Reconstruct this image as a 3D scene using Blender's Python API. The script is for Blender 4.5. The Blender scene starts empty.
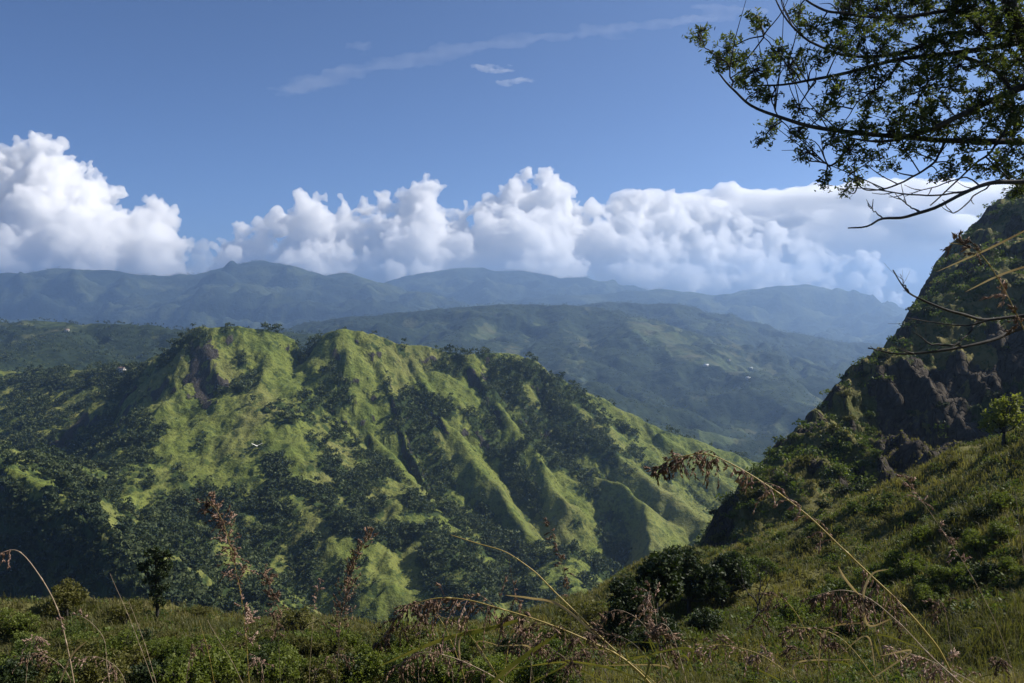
import bpy, bmesh, math, random
import numpy as np
from mathutils import Vector

scene = bpy.context.scene
COL = scene.collection
R = math.radians

# ------------------------------------------------------------------ camera, sky, sun, exposure
F = 887.0                      # focal length in pixels of the 1024 px wide picture
YH = 300.0                     # row of the true horizon
PITCH = math.atan((341.5 - YH) / F)
cam = bpy.data.objects.new('camera', bpy.data.cameras.new('camera'))
COL.objects.link(cam)
cam.data.sensor_width = 36
cam.data.lens = 36 * F / 1024
cam.data.clip_start = 0.05
cam.data.clip_end = 300000
cam.rotation_euler = (math.pi / 2 - PITCH, 0, 0)
scene.camera = cam

SUN_AZ, SUN_EL = R(74), R(40)
world = bpy.data.worlds.new('World')
scene.world = world
world.use_nodes = True
wn = world.node_tree
sky = wn.nodes.new('ShaderNodeTexSky')
sky.sky_type = 'NISHITA'
sky.sun_disc = False
sky.sun_elevation = SUN_EL
sky.sun_rotation = SUN_AZ
sky.altitude = 1100
sky.air_density = 0.5
sky.dust_density = 1.4
sky.ozone_density = 6.5
wn.nodes['Background'].inputs[1].default_value = 0.092
wn.links.new(sky.outputs[0], wn.nodes['Background'].inputs[0])
sl = bpy.data.lights.new('sun', 'SUN')
sl.energy = 5.0
sl.angle = R(0.5)
sl.color = (1.0, 0.94, 0.84)
sun = bpy.data.objects.new('sun', sl)
COL.objects.link(sun)
sun.rotation_euler = Vector((math.sin(SUN_AZ) * math.cos(SUN_EL), math.cos(SUN_AZ) * math.cos(SUN_EL),
                             math.sin(SUN_EL))).to_track_quat('Z', 'Y').to_euler()
vs = scene.view_settings
vs.view_transform = 'Standard'
vs.look = 'None'
vs.exposure = 0.6
vs.gamma = 1.0
vs.use_curve_mapping = False
cy = scene.cycles
cy.use_denoising = True
cy.max_bounces = 40
cy.diffuse_bounces = 3
cy.glossy_bounces = 2
cy.transmission_bounces = 3
cy.transparent_max_bounces = 8
cy.volume_bounces = 36

# ------------------------------------------------------------------ helpers
rng = np.random.default_rng(11)
cp, sp = math.cos(PITCH), math.sin(PITCH)


def P(px, py, d):
    """world point that lies d metres ahead and shows at a pixel of the reference view"""
    u = (px - 512) / F
    v = (341.5 - py) / F
    y = cp + v * sp
    return np.array([u * d / y, d, (v * cp - sp) * d / y])


def proj(p):
    yc = p[:, 1] * cp - p[:, 2] * sp
    zc = p[:, 1] * sp + p[:, 2] * cp
    yc = np.maximum(yc, 1e-3)
    return 512 + F * p[:, 0] / yc, 341.5 - F * zc / yc


def _h(i, j, s):
    n = (i * 374761393 + j * 668265263 + s * 974634777) & 0xffffffff
    n = ((n ^ (n >> 13)) * 1274126177) & 0xffffffff
    return ((n ^ (n >> 16)) & 0xffff) / 65535.0


def vn(x, y, s=0):
    x, y = np.broadcast_arrays(np.asarray(x, float), np.asarray(y, float))
    i = np.floor(x).astype(np.int64)
    j = np.floor(y).astype(np.int64)
    f = x - i
    g = y - j
    f = f * f * (3 - 2 * f)
    g = g * g * (3 - 2 * g)
    a = _h(i, j, s) * (1 - f) + _h(i + 1, j, s) * f
    b = _h(i, j + 1, s) * (1 - f) + _h(i + 1, j + 1, s) * f
    return (a * (1 - g) + b * g) * 2 - 1


def fbm(x, y, o=4, s=0):
    r, a = 0, 1.0
    for q in range(o):
        r = r + a * vn(x, y, s + q * 17)
        x, y = x * 1.63 + y * 1.21 + 5.1, y * 1.63 - x * 1.21 + 1.7
        a *= 0.5
    return r


def ridged(x, y, o=4, s=0):
    r, a = 0, 1.0
    for q in range(o):
        r = r + a * (1 - np.abs(vn(x, y, s + q * 17)) * 2)
        x, y = x * 1.63 + y * 1.21 + 5.1, y * 1.63 - x * 1.21 + 1.7
        a *= 0.5
    return r


def bumps(x, y, s=0):
    """rounded heaps with sharp creases between them, like bush or tree tops; 0..1"""
    i = np.floor(x).astype(np.int64)
    j = np.floor(y).astype(np.int64)
    best = np.zeros_like(x)
    for a in (-1, 0, 1):
        for b in (-1, 0, 1):
            cx = i + a + 0.15 + 0.7 * _h(i + a, j + b, s)
            cyy = j + b + 0.15 + 0.7 * _h(i + a, j + b, s + 5)
            rr = 0.45 + 0.4 * _h(i + a, j + b, s + 9)
            q = 1 - ((x - cx) ** 2 + (y - cyy) ** 2) / rr ** 2
            best = np.maximum(best, np.sqrt(np.maximum(q, 0)) * rr * 1.3)
    return best


def sstep(a, b, x):
    t = np.clip((x - a) / (b - a), 0, 1)
    return t * t * (3 - 2 * t)


def h3(i, j, k, s):
    n = (i * 374761393 + j * 668265263 + k * 2246822519 + s * 974634777) & 0xffffffff
    n = ((n ^ (n >> 13)) * 1274126177) & 0xffffffff
    return ((n ^ (n >> 16)) & 0xffff) / 65535.0


def vn3(p, s=0):
    i = np.floor(p).astype(np.int64)
    f = p - i
    f = f * f * (3 - 2 * f)
    r = 0
    for a in (0, 1):
        for b in (0, 1):
            for c in (0, 1):
                w = (f[:, 0] if a else 1 - f[:, 0]) * (f[:, 1] if b else 1 - f[:, 1]) * (f[:, 2] if c else 1 - f[:, 2])
                r = r + w * h3(i[:, 0] + a, i[:, 1] + b, i[:, 2] + c, s)
    return r * 2 - 1


def fbm3(p, o=4, s=0):
    r, a = 0, 1.0
    for q in range(o):
        r = r + a * vn3(p, s + q)
        p = p * 2.03 + 3.1
        a *= 0.5
    return r


def mesh_of(name, V, polys, attrs=None, cols=None, smooth=False, mats=(), midx=None):
    """polys: list of (n,k) index arrays"""
    me = bpy.data.meshes.new(name)
    V = np.ascontiguousarray(V, dtype=np.float32)
    me.vertices.add(len(V))
    me.vertices.foreach_set('co', V.ravel())
    idx = np.concatenate([p.ravel() for p in polys]).astype(np.int32)
    st, c = [], 0
    for p in polys:
        n, k = p.shape
        st.append(c + np.arange(n) * k)
        c += n * k
    st = np.concatenate(st).astype(np.int32)
    me.loops.add(len(idx))
    me.loops.foreach_set('vertex_index', idx)
    me.polygons.add(len(st))
    me.polygons.foreach_set('loop_start', st)
    if smooth:
        me.polygons.foreach_set('use_smooth', np.ones(len(st), dtype=bool))
    for m in mats:
        me.materials.append(m)
    if midx is not None:
        me.polygons.foreach_set('material_index', np.asarray(midx, dtype=np.int32))
    me.update(calc_edges=True)
    for k, v in (attrs or {}).items():
        a = me.attributes.new(k, 'FLOAT', 'POINT')
        a.data.foreach_set('value', np.ascontiguousarray(v, dtype=np.float32))
    for k, v in (cols or {}).items():
        a = me.attributes.new(k, 'FLOAT_COLOR', 'POINT')
        v4 = np.ones((len(V), 4), np.float32)
        v4[:, :3] = v
        a.data.foreach_set('color', v4.ravel())
    return me


def link(name, me, parent=None, loc=None, rz=0.0, sc=1.0):
    o = bpy.data.objects.new(name, me)
    COL.objects.link(o)
    if parent is not None:
        o.parent = parent
    if loc is not None:
        o.location = [float(q) for q in loc]
    o.rotation_euler.z = rz
    o.scale = (sc, sc, sc)
    return o


def tag(o, label=None, cat=None, group=None, kind=None):
    if label:
        o['label'] = label
    if cat:
        o['category'] = cat
    if group:
        o['group'] = group
    if kind:
        o['kind'] = kind
    return o


def grid_faces(nx, ny):
    i = np.arange(ny - 1)[:, None] * nx + np.arange(nx - 1)[None, :]
    i = i.ravel()
    return np.stack([i, i + 1, i + nx + 1, i + nx], 1)


# ------------------------------------------------------------------ materials
class NT:
    def __init__(self, name):
        self.m = bpy.data.materials.new(name)
        self.m.use_nodes = True
        self.t = self.m.node_tree
        self.t.nodes.clear()
        self.out = self.n('ShaderNodeOutputMaterial')

    def n(self, kind, **kw):
        x = self.t.nodes.new(kind)
        for k, v in kw.items():
            setattr(x, k, v)
        return x

    def l(self, a, b):
        self.t.links.new(a, b)

    def noise(self, scale, detail=4, rough=0.55, vec=None):
        x = self.n('ShaderNodeTexNoise')
        x.inputs['Scale'].default_value = scale
        x.inputs['Detail'].default_value = detail
        x.inputs['Roughness'].default_value = rough
        if vec is not None:
            self.l(vec, x.inputs['Vector'])
        return x.outputs['Fac']

    def ramp(self, fac, stops):
        x = self.n('ShaderNodeValToRGB')
        e = x.color_ramp.elements
        while len(e) < len(stops):
            e.new(0.5)
        for q, (p, c) in zip(e, stops):
            q.position = p
            q.color = (*c, 1) if len(c) == 3 else c
        self.l(fac, x.inputs[0])
        return x.outputs[0]

    def mix(self, fac, a, b, mode='MIX'):
        x = self.n('ShaderNodeMix', data_type='RGBA', blend_type=mode)
        for s, v in ((x.inputs[0], fac), (x.inputs[6], a), (x.inputs[7], b)):
            if isinstance(v, (int, float)):
                s.default_value = v
            elif isinstance(v, tuple):
                s.default_value = (*v, 1)
            else:
                self.l(v, s)
        return x.outputs[2]

    def math(self, op, a, b=0.0):
        x = self.n('ShaderNodeMath', operation=op)
        for s, v in ((x.inputs[0], a), (x.inputs[1], b)):
            if isinstance(v, (int, float)):
                s.default_value = v
            else:
                self.l(v, s)
        return x.outputs[0]

    def attr(self, name):
        return self.n('ShaderNodeAttribute', attribute_name=name)


def terrain_mat(name, grass_a, grass_b, dry, forest_a, forest_b, rock_a, rock_b, unit, bump=0.5, bdist=1.0, cracks=0.0):
    """unit: metres of the finest mottling; mask r = wood, g = rock, b = dry grass"""
    q = NT(name)
    pos = q.n('ShaderNodeNewGeometry').outputs['Position']
    a = q.attr('mask')
    sep = q.n('ShaderNodeSeparateColor')
    q.l(a.outputs['Color'], sep.inputs[0])
    n1 = q.noise(0.35 / unit, 6, 0.65, pos)
    n2 = q.noise(0.06 / unit, 5, 0.6, pos)
    n3 = q.noise(1.0 / unit, 3, 0.6, pos)
    g = q.mix(q.ramp(n2, [(0.35, (0, 0, 0)), (0.65, (1, 1, 1))]), grass_a, grass_b)
    g = q.mix(q.ramp(n3, [(0.3, (0.5, 0.5, 0.5)), (0.7, (1.35, 1.35, 1.35))]), (0, 0, 0), g)
    g = q.mix(sep.outputs[2], g, dry)
    # small shrubs dotted through the grass
    sh = q.ramp(n1, [(0.52, (0, 0, 0)), (0.60, (1, 1, 1))])
    g = q.mix(q.math('MULTIPLY', sh, 0.7), g, forest_b)
    fo = q.mix(q.ramp(n1, [(0.38, (0, 0, 0)), (0.62, (1, 1, 1))]), forest_a, forest_b)
    wob = q.math('ADD', sep.outputs[0], q.math('MULTIPLY', q.math('SUBTRACT', n1, 0.5), 1.1))
    c = q.mix(q.ramp(wob, [(0.42, (0, 0, 0)), (0.56, (1, 1, 1))]), g, fo)
    mp = q.n('ShaderNodeMapping')
    mp.inputs['Scale'].default_value = (1, 1, 0.3)
    q.l(pos, mp.inputs[0])
    n4 = q.noise(0.25 / unit, 7, 0.7, mp.outputs[0])
    rk = q.mix(q.ramp(n4, [(0.35, (0, 0, 0)), (0.65, (1, 1, 1))]), rock_a, rock_b)
    wr = q.math('ADD', sep.outputs[1], q.math('MULTIPLY', q.math('SUBTRACT', n1, 0.5), 0.9))
    c = q.mix(q.ramp(wr, [(0.45, (0, 0, 0)), (0.55, (1, 1, 1))]), c, rk)
    b = q.n('ShaderNodeBsdfPrincipled')
    b.inputs['Roughness'].default_value = 0.95
    b.inputs['Specular IOR Level'].default_value = 0.1
    q.l(c, b.inputs['Base Color'])
    bp = q.n('ShaderNodeBump')
    bp.inputs['Strength'].default_value = bump
    bp.inputs['Distance'].default_value = bdist
    vo = q.n('ShaderNodeTexVoronoi', feature='DISTANCE_TO_EDGE')
    vo.inputs['Scale'].default_value = 0.22 / unit
    q.l(mp.outputs[0], vo.inputs['Vector'])
    crack = q.math('MULTIPLY', q.math('MINIMUM', vo.outputs['Distance'], 0.12), 22.0)
    rh = q.math('MULTIPLY', q.math('ADD', q.math('MULTIPLY', crack, cracks), q.math('MULTIPLY', n4, 5.0)), sep.outputs[1])
    q.l(q.math('ADD', q.math('ADD', n1, q.math('MULTIPLY', n3, 0.5)), rh), bp.inputs['Height'])
    q.l(bp.outputs[0], b.inputs['Normal'])
    q.l(b.outputs[0], q.out.inputs[0])
    return q.m


def leaf_mat(name, ca, cb, trans=0.3, rough=0.6):
    """two-tone leaf colour spread by the attribute var, some light passing through"""
    q = NT(name)
    v = q.attr('var').outputs['Fac']
    c = q.ramp(v, [(0.0, ca), (1.0, cb)])
    b = q.n('ShaderNodeBsdfPrincipled')
    b.inputs['Roughness'].default_value = rough
    b.inputs['Specular IOR Level'].default_value = 0.25
    q.l(c, b.inputs['Base Color'])
    t = q.n('ShaderNodeBsdfTranslucent')
    q.l(q.mix(1.0, c, (1.3, 1.4, 0.6), 'MULTIPLY'), t.inputs[0])
    m = q.n('ShaderNodeMixShader')
    m.inputs[0].default_value = trans
    q.l(b.outputs[0], m.inputs[1])
    q.l(t.outputs[0], m.inputs[2])
    q.l(m.outputs[0], q.out.inputs[0])
    return q.m


def bark_mat(name, ca, cb, scale=12):
    q = NT(name)
    pos = q.n('ShaderNodeTexCoord').outputs['Object']
    n = q.noise(scale, 5, 0.6, pos)
    b = q.n('ShaderNodeBsdfPrincipled')
    b.inputs['Roughness'].default_value = 0.9
    q.l(q.mix(q.ramp(n, [(0.35, (0, 0, 0)), (0.65, (1, 1, 1))]), ca, cb), b.inputs['Base Color'])
    bp = q.n('ShaderNodeBump')
    bp.inputs['Strength'].default_value = 0.4
    bp.inputs['Distance'].default_value = 0.02
    q.l(n, bp.inputs['Height'])
    q.l(bp.outputs[0], b.inputs['Normal'])
    q.l(b.outputs[0], q.out.inputs[0])
    return q.m


def plain_mat(name, c, rough=0.8, nscale=6.0, amt=0.25):
    q = NT(name)
    pos = q.n('ShaderNodeTexCoord').outputs['Object']
    n = q.noise(nscale, 4, 0.6, pos)
    b = q.n('ShaderNodeBsdfPrincipled')
    b.inputs['Roughness'].default_value = rough
    q.l(q.mix(n, tuple(k * (1 - amt) for k in c), tuple(min(1, k * (1 + amt)) for k in c)), b.inputs['Base Color'])
    q.l(b.outputs[0], q.out.inputs[0])
    return q.m


def volume_mat(name, dens, g, col=(1, 1, 1)):
    q = NT(name)
    v = q.n('ShaderNodeVolumeScatter')
    v.inputs['Density'].default_value = dens
    v.inputs['Anisotropy'].default_value = g
    v.inputs['Color'].default_value = (*col, 1)
    q.l(v.outputs[0], q.out.inputs['Volume'])
    q.m.cycles.homogeneous_volume = True
    return q.m


M_NEAR = terrain_mat('near_slope', (0.062, 0.075, 0.021), (0.095, 0.098, 0.031), (0.15, 0.13, 0.052),
                     (0.020, 0.030, 0.010), (0.040, 0.058, 0.016), (0.026, 0.022, 0.018), (0.085, 0.073, 0.060), 0.5, 0.9, 0.35, 1.0)
M_RIDGE = terrain_mat('ridge_slope', (0.108, 0.138, 0.028), (0.155, 0.172, 0.040), (0.19, 0.17, 0.065),
                      (0.018, 0.030, 0.010), (0.040, 0.060, 0.017), (0.026, 0.024, 0.023), (0.075, 0.066, 0.056), 2.4, 0.9, 2.0)
M_MID = terrain_mat('wooded_hills', (0.050, 0.074, 0.026), (0.080, 0.102, 0.036), (0.11, 0.095, 0.05),
                    (0.010, 0.018, 0.010), (0.028, 0.042, 0.018), (0.08, 0.07, 0.06), (0.16, 0.14, 0.11), 12.0, 0.8, 8.0)
M_FAR = terrain_mat('far_mountains', (0.05, 0.072, 0.030), (0.07, 0.088, 0.036), (0.09, 0.085, 0.045),
                    (0.013, 0.021, 0.013), (0.032, 0.045, 0.024), (0.08, 0.07, 0.06), (0.14, 0.12, 0.10), 30.0, 0.9, 20.0)

M_LEAF_FAR = leaf_mat('far_foliage', (0.024, 0.039, 0.014), (0.090, 0.108, 0.034), 0.15, 0.8)
M_LEAF_BUSH = leaf_mat('bush_leaves', (0.030, 0.052, 0.012), (0.120, 0.150, 0.030), 0.35)
M_LEAF_LIME = leaf_mat('lime_leaves', (0.055, 0.080, 0.014), (0.175, 0.20, 0.040), 0.4)
M_LEAF_DARK = leaf_mat('dark_leaves', (0.012, 0.022, 0.007), (0.040, 0.058, 0.015), 0.22)
M_LEAF_OLIVE = leaf_mat('olive_leaves', (0.060, 0.062, 0.016), (0.15, 0.14, 0.036), 0.35)
M_LEAF_YELLOW = leaf_mat('yellow_leaves', (0.11, 0.13, 0.022), (0.25, 0.26, 0.05), 0.4)
M_LEAF_OVER = leaf_mat('overhang_leaves', (0.020, 0.035, 0.012), (0.13, 0.15, 0.045), 0.48)
M_GRASS = leaf_mat('grass_blades', (0.062, 0.070, 0.021), (0.22, 0.18, 0.078), 0.4)
M_BARK = bark_mat('bark', (0.014, 0.012, 0.010), (0.042, 0.036, 0.030))
M_BARE = bark_mat('bare_bark', (0.018, 0.016, 0.015), (0.055, 0.048, 0.044), 20)
M_STEM = plain_mat('yellow_stem', (0.30, 0.22, 0.048), 0.55, 25, 0.35)
M_STEM_PALE = plain_mat('pale_stem', (0.30, 0.22, 0.145), 0.6, 25, 0.3)
M_STEM_DARK = plain_mat('dark_stem', (0.07, 0.055, 0.03), 0.7, 25, 0.3)
M_SEED = leaf_mat('seed_husks', (0.05, 0.030, 0.020), (0.34, 0.22, 0.15), 0.3, 0.7)
M_SEED_PALE = leaf_mat('pale_husks', (0.22, 0.13, 0.10), (0.55, 0.40, 0.33), 0.35, 0.7)
M_BLADE = leaf_mat('leaf_blade', (0.09, 0.10, 0.025), (0.26, 0.22, 0.07), 0.35, 0.5)
M_CLOUD = volume_mat('cloud_body', 1 / 150.0, 0.0)
M_CLOUD_SHEET = volume_mat('cloud_sheet', 1 / 300.0, 0.1)
M_CIRRUS = volume_mat('cirrus_body', 1 / 4000.0, 0.3)
M_WISP = volume_mat('wisp_body', 1 / 650.0, 0.3)

# ------------------------------------------------------------------ terrain: foreground slope and right-hand hill
CTRL = np.array([P(*c) for c in [
    # foreground meadow
    (-60, 683, 27), (60, 683, 27), (200, 683, 28), (330, 683, 28), (430, 683, 28), (520, 683, 29),
    (60, 650, 42), (200, 650, 44), (320, 655, 42),
    (-40, 617, 74), (60, 618, 76), (140, 617, 78), (210, 618, 78), (280, 626, 74), (330, 638, 68), (380, 656, 58), (440, 674, 50), (490, 672, 52),
    (530, 658, 56), (580, 630, 68),
    # slope on the right
    (600, 683, 30), (720, 683, 31), (850, 683, 31), (960, 683, 30), (1080, 683, 29),
    (640, 640, 50), (700, 640, 46), (800, 620, 47), (800, 600, 52), (900, 600, 44), (1000, 600, 37), (1080, 600, 34),
    (700, 590, 78), (750, 550, 105), (800, 540, 82), (850, 510, 100), (900, 550, 62), (1000, 520, 47), (1080, 500, 46),
    (600, 602, 92), (640, 575, 112), (700, 546, 150), (738, 492, 178), (765, 464, 195), (800, 430, 208),
    (880, 505, 112), (905, 492, 106), (930, 478, 100), (970, 456, 88), (1024, 432, 76), (1080, 408, 72),
    (890, 512, 128), (930, 496, 128), (980, 470, 122), (1040, 448, 112),
    # rock face of the big hill
    (880, 490, 190), (960, 460, 190), (1040, 440, 180), (822, 404, 216), (840, 382, 224), (862, 359, 232), (880, 343, 238), (893, 334, 241), (905, 323, 252), (918, 306, 266), (932, 285, 284), (945, 260, 300), (960, 236, 316),
    (1000, 200, 340), (1040, 178, 355), (1090, 150, 362),
    (868, 440, 201), (900, 410, 204), (960, 390, 202), (1040, 390, 196), (905, 362, 214),  (950, 335, 220), (1000, 308, 220), (1050, 290, 218), (1100, 260, 220), (990, 255, 286), (1060, 225, 280),
]] + [
    # hidden far sides and the ground by the camera
    (0, 0, -1.75), (0, 4, -3.0), (0, 11, -5.9), (-9, 0, -2.2), (9, 0, -2.0), (-9, 11, -6.3), (9, 11, -6.0), (0, 20, -10.2), (10, 20, -10.4), (-11, 20, -10.2), (14, 24, -11.6), (0, -14, 2.5),
    (-60, 20, -9), (-70, 0, -6), (70, 20, 2), (60, 0, 6), (90, 50, 4), (110, 90, 10), (160, 160, 26), (190, 260, 48),
    (-70, 110, -62), (-40, 120, -66), (-10, 120, -66), (15, 125, -62), (30, 160, -78), (45, 205, -96), (70, 240, -92),
    (95, 275, -80), (120, 320, -60), (150, 375, -40), (190, 415, -10),
    (-90, 250, -150), (0, 260, -165), (60, 340, -190), (130, 420, -140), (230, 440, -30), (-110, 60, -35),
], dtype=float)


def tps_fit(c):
    n = len(c)
    d = np.linalg.norm(c[:, None, :2] - c[None, :, :2], axis=2) / 100
    K = np.where(d > 0, d * d * np.log(d + 1e-9), 0) + np.eye(n) * 2e-4
    Q = np.hstack([np.ones((n, 1)), c[:, :2] / 100])
    A = np.block([[K, Q], [Q.T, np.zeros((3, 3))]])
    return np.linalg.solve(A, np.concatenate([c[:, 2], np.zeros(3)]))


TPS = tps_fit(CTRL)


def near_base(x, y):
    r = TPS[-3] + TPS[-2] * x / 100 + TPS[-1] * y / 100
    for w, c in zip(TPS[:-3], CTRL):
        q = ((x - c[0]) ** 2 + (y - c[1]) ** 2) / 1e4
        r = r + w * 0.5 * q * np.log(q + 1e-12)
    return r


def near_parts(x, y):
    b = near_base(x, y)
    px, py = proj(np.stack([x, y, b], -1).reshape(-1, 3))
    px, py = px.reshape(x.shape), py.reshape(x.shape)
    far = sstep(105, 150, y)                                       # the rocky hill beyond the grass shoulder
    hill = far * sstep(6, 26, x)
    rough = np.clip(y / 40, 0.15, 1)
    # terracettes and hummocks of the grass slope, drawn out along the contour
    cu, cv = x * 0.86 + y * 0.5, -x * 0.5 + y * 0.86
    n = (1.15 * fbm(cu / 13, cv / 3.0, 4, 3) + 0.55 * bumps(cu / 2.8, cv / 1.6, 8) + 0.25 * bumps(cu / 1.1, cv / .8, 12)) * rough * (1 - 0.4 * hill) - .3 * rough
    n = n + 0.5 * fbm(x / 16, y / 16, 3, 21) * np.clip((y - 25) / 40, 0, 1)
    # crags: ribs running down the fall line
    n = n + hill * (2.0 * ridged(x / 9 + y / 80, y / 26, 5, 31) - 3.4 + 0.5 * bumps(x / 4.5, y / 5.0, 41) + 1.1 * (ridged(x / 4.5, y / 7, 4, 43) - .7) + 0.5 * bumps(x / 2.1, y / 2.6, 45) + 0.8 * fbm(x / 3, y / 3, 4, 47))
    return b, n, hill, px, py


def near_h(x, y):
    x = np.atleast_1d(np.asarray(x, float))
    y = np.atleast_1d(np.asarray(y, float))
    b, n, *_ = near_parts(x, y)
    return b + n


def build_near():
    xs = np.arange(-112, 195, 0.55)
    ys = [-16.0]
    while ys[-1] < 425:
        ys.append(ys[-1] + 0.35 + max(0, ys[-1] - 20) * 0.0028)
    ys = np.array(ys)
    X, Y = np.meshgrid(xs, ys)
    b, n, hill, px, py = near_parts(X, Y)
    Z = b + n
    gy, gx = np.gradient(Z, ys, xs)
    sl = np.hypot(gx, gy)
    rock = hill * sstep(1.5, 2.6, sl) * 0.8
    rock = np.maximum(rock, hill * .85 * sstep(.15, .5, fbm(X / 7, Y / 9, 4, 73)))
    # the big bare cliff below the summit shoulder
    cliff = sstep(0, 14, np.minimum(px - 868, np.minimum(1075 - px, np.minimum(500 - py, py - (352 + (px - 900) * -0.12)))))
    rock = np.maximum(rock, hill * cliff * (0.68 + 0.35 * fbm(X / 9, Y / 20, 3, 71)))
    wood = 0.30 + 0.36 * fbm(X / 9, Y / 9, 4, 81) + 0.0 * hill
    wood = wood + (1 - hill) * (0.25 * sstep(0, -0.35, n) - 0.05)
    dry = np.clip(0.35 + 0.5 * fbm(X / 12, Y / 7, 4, 91) + 0.25 * hill, 0, 0.9)
    msk = np.stack([np.clip(wood, 0, 1), np.clip(rock, 0, 1), dry], -1).reshape(-1, 3)
    me = mesh_of('hillside', np.stack([X, Y, Z], -1).reshape(-1, 3), [grid_faces(len(xs), len(ys))],
                 cols={'mask': msk}, smooth=True, mats=[M_NEAR])
    tag(link('hillside', me), kind='structure')
    return X, Y, Z


NX, NY, NZ = build_near()


def hit_near(px, py, d0=12.0, d1=400.0):
    """first point of the near slope on the line of sight through a pixel"""
    ds = np.concatenate([np.arange(d0, 120, 0.4), np.arange(120, d1, 1.0)])
    p = P(px, py, 1.0)
    q = ds[:, None] * p[None]
    below = q[:, 2] <= near_h(q[:, 0], q[:, 1])
    k = int(np.argmax(below)) if below.any() else len(ds) - 1
    o = q[k].copy()
    o[2] = float(near_h(o[0], o[1])[0])
    return o


# ------------------------------------------------------------------ terrain: ridge fields
def ridge_field(X, Y, lines, floor, w=5.0, rib=0.3, ribl=18.0):
    """ground falling away on both sides of crest lines [(px,py,d,k_left,k_right)...]; also the distance to the winning crest"""
    H = np.full(X.shape, floor, float)
    D = np.full(X.shape, 999.0)
    S = np.zeros(X.shape)
    for li, ln in enumerate(lines):
        pts = np.array([P(*q[:3]) for q in ln])
        ks = np.array([q[3:5] for q in ln])
        t0 = 0.0
        for a, b, ka, kb in zip(pts[:-1], pts[1:], ks[:-1], ks[1:]):
            e = b[:2] - a[:2]
            L = np.hypot(*e)
            dx, dy = X - a[0], Y - a[1]
            t = np.clip((dx * e[0] + dy * e[1]) / L ** 2, 0, 1)
            side = (e[0] * dy - e[1] * dx) / L
            d = np.hypot(dx - t * e[0], dy - t * e[1])
            lw = 0.5 + 0.5 * np.clip(-side / (d + 1.0), -1, 1)
            k = (ka[0] + (kb[0] - ka[0]) * t) * lw + (ka[1] + (kb[1] - ka[1]) * t) * (1 - lw)
            s = t0 + t * L
            k = k * (1 + rib * vn(s / ribl + side * 0.01, side * 0.004 + li * 7.3, 5 + li))
            h = a[2] + (b[2] - a[2]) * t - k * (np.sqrt(d * d + w * w) - w)
            up = h > H
            D = np.where(up, d, D)
            S = np.where(up, np.where(li == 0, 0, -np.sign(side)), S)
            # soft union keeps gullies from creasing too hard
            H = np.maximum(H, h)
            t0 += L
    return H, D, S


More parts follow.
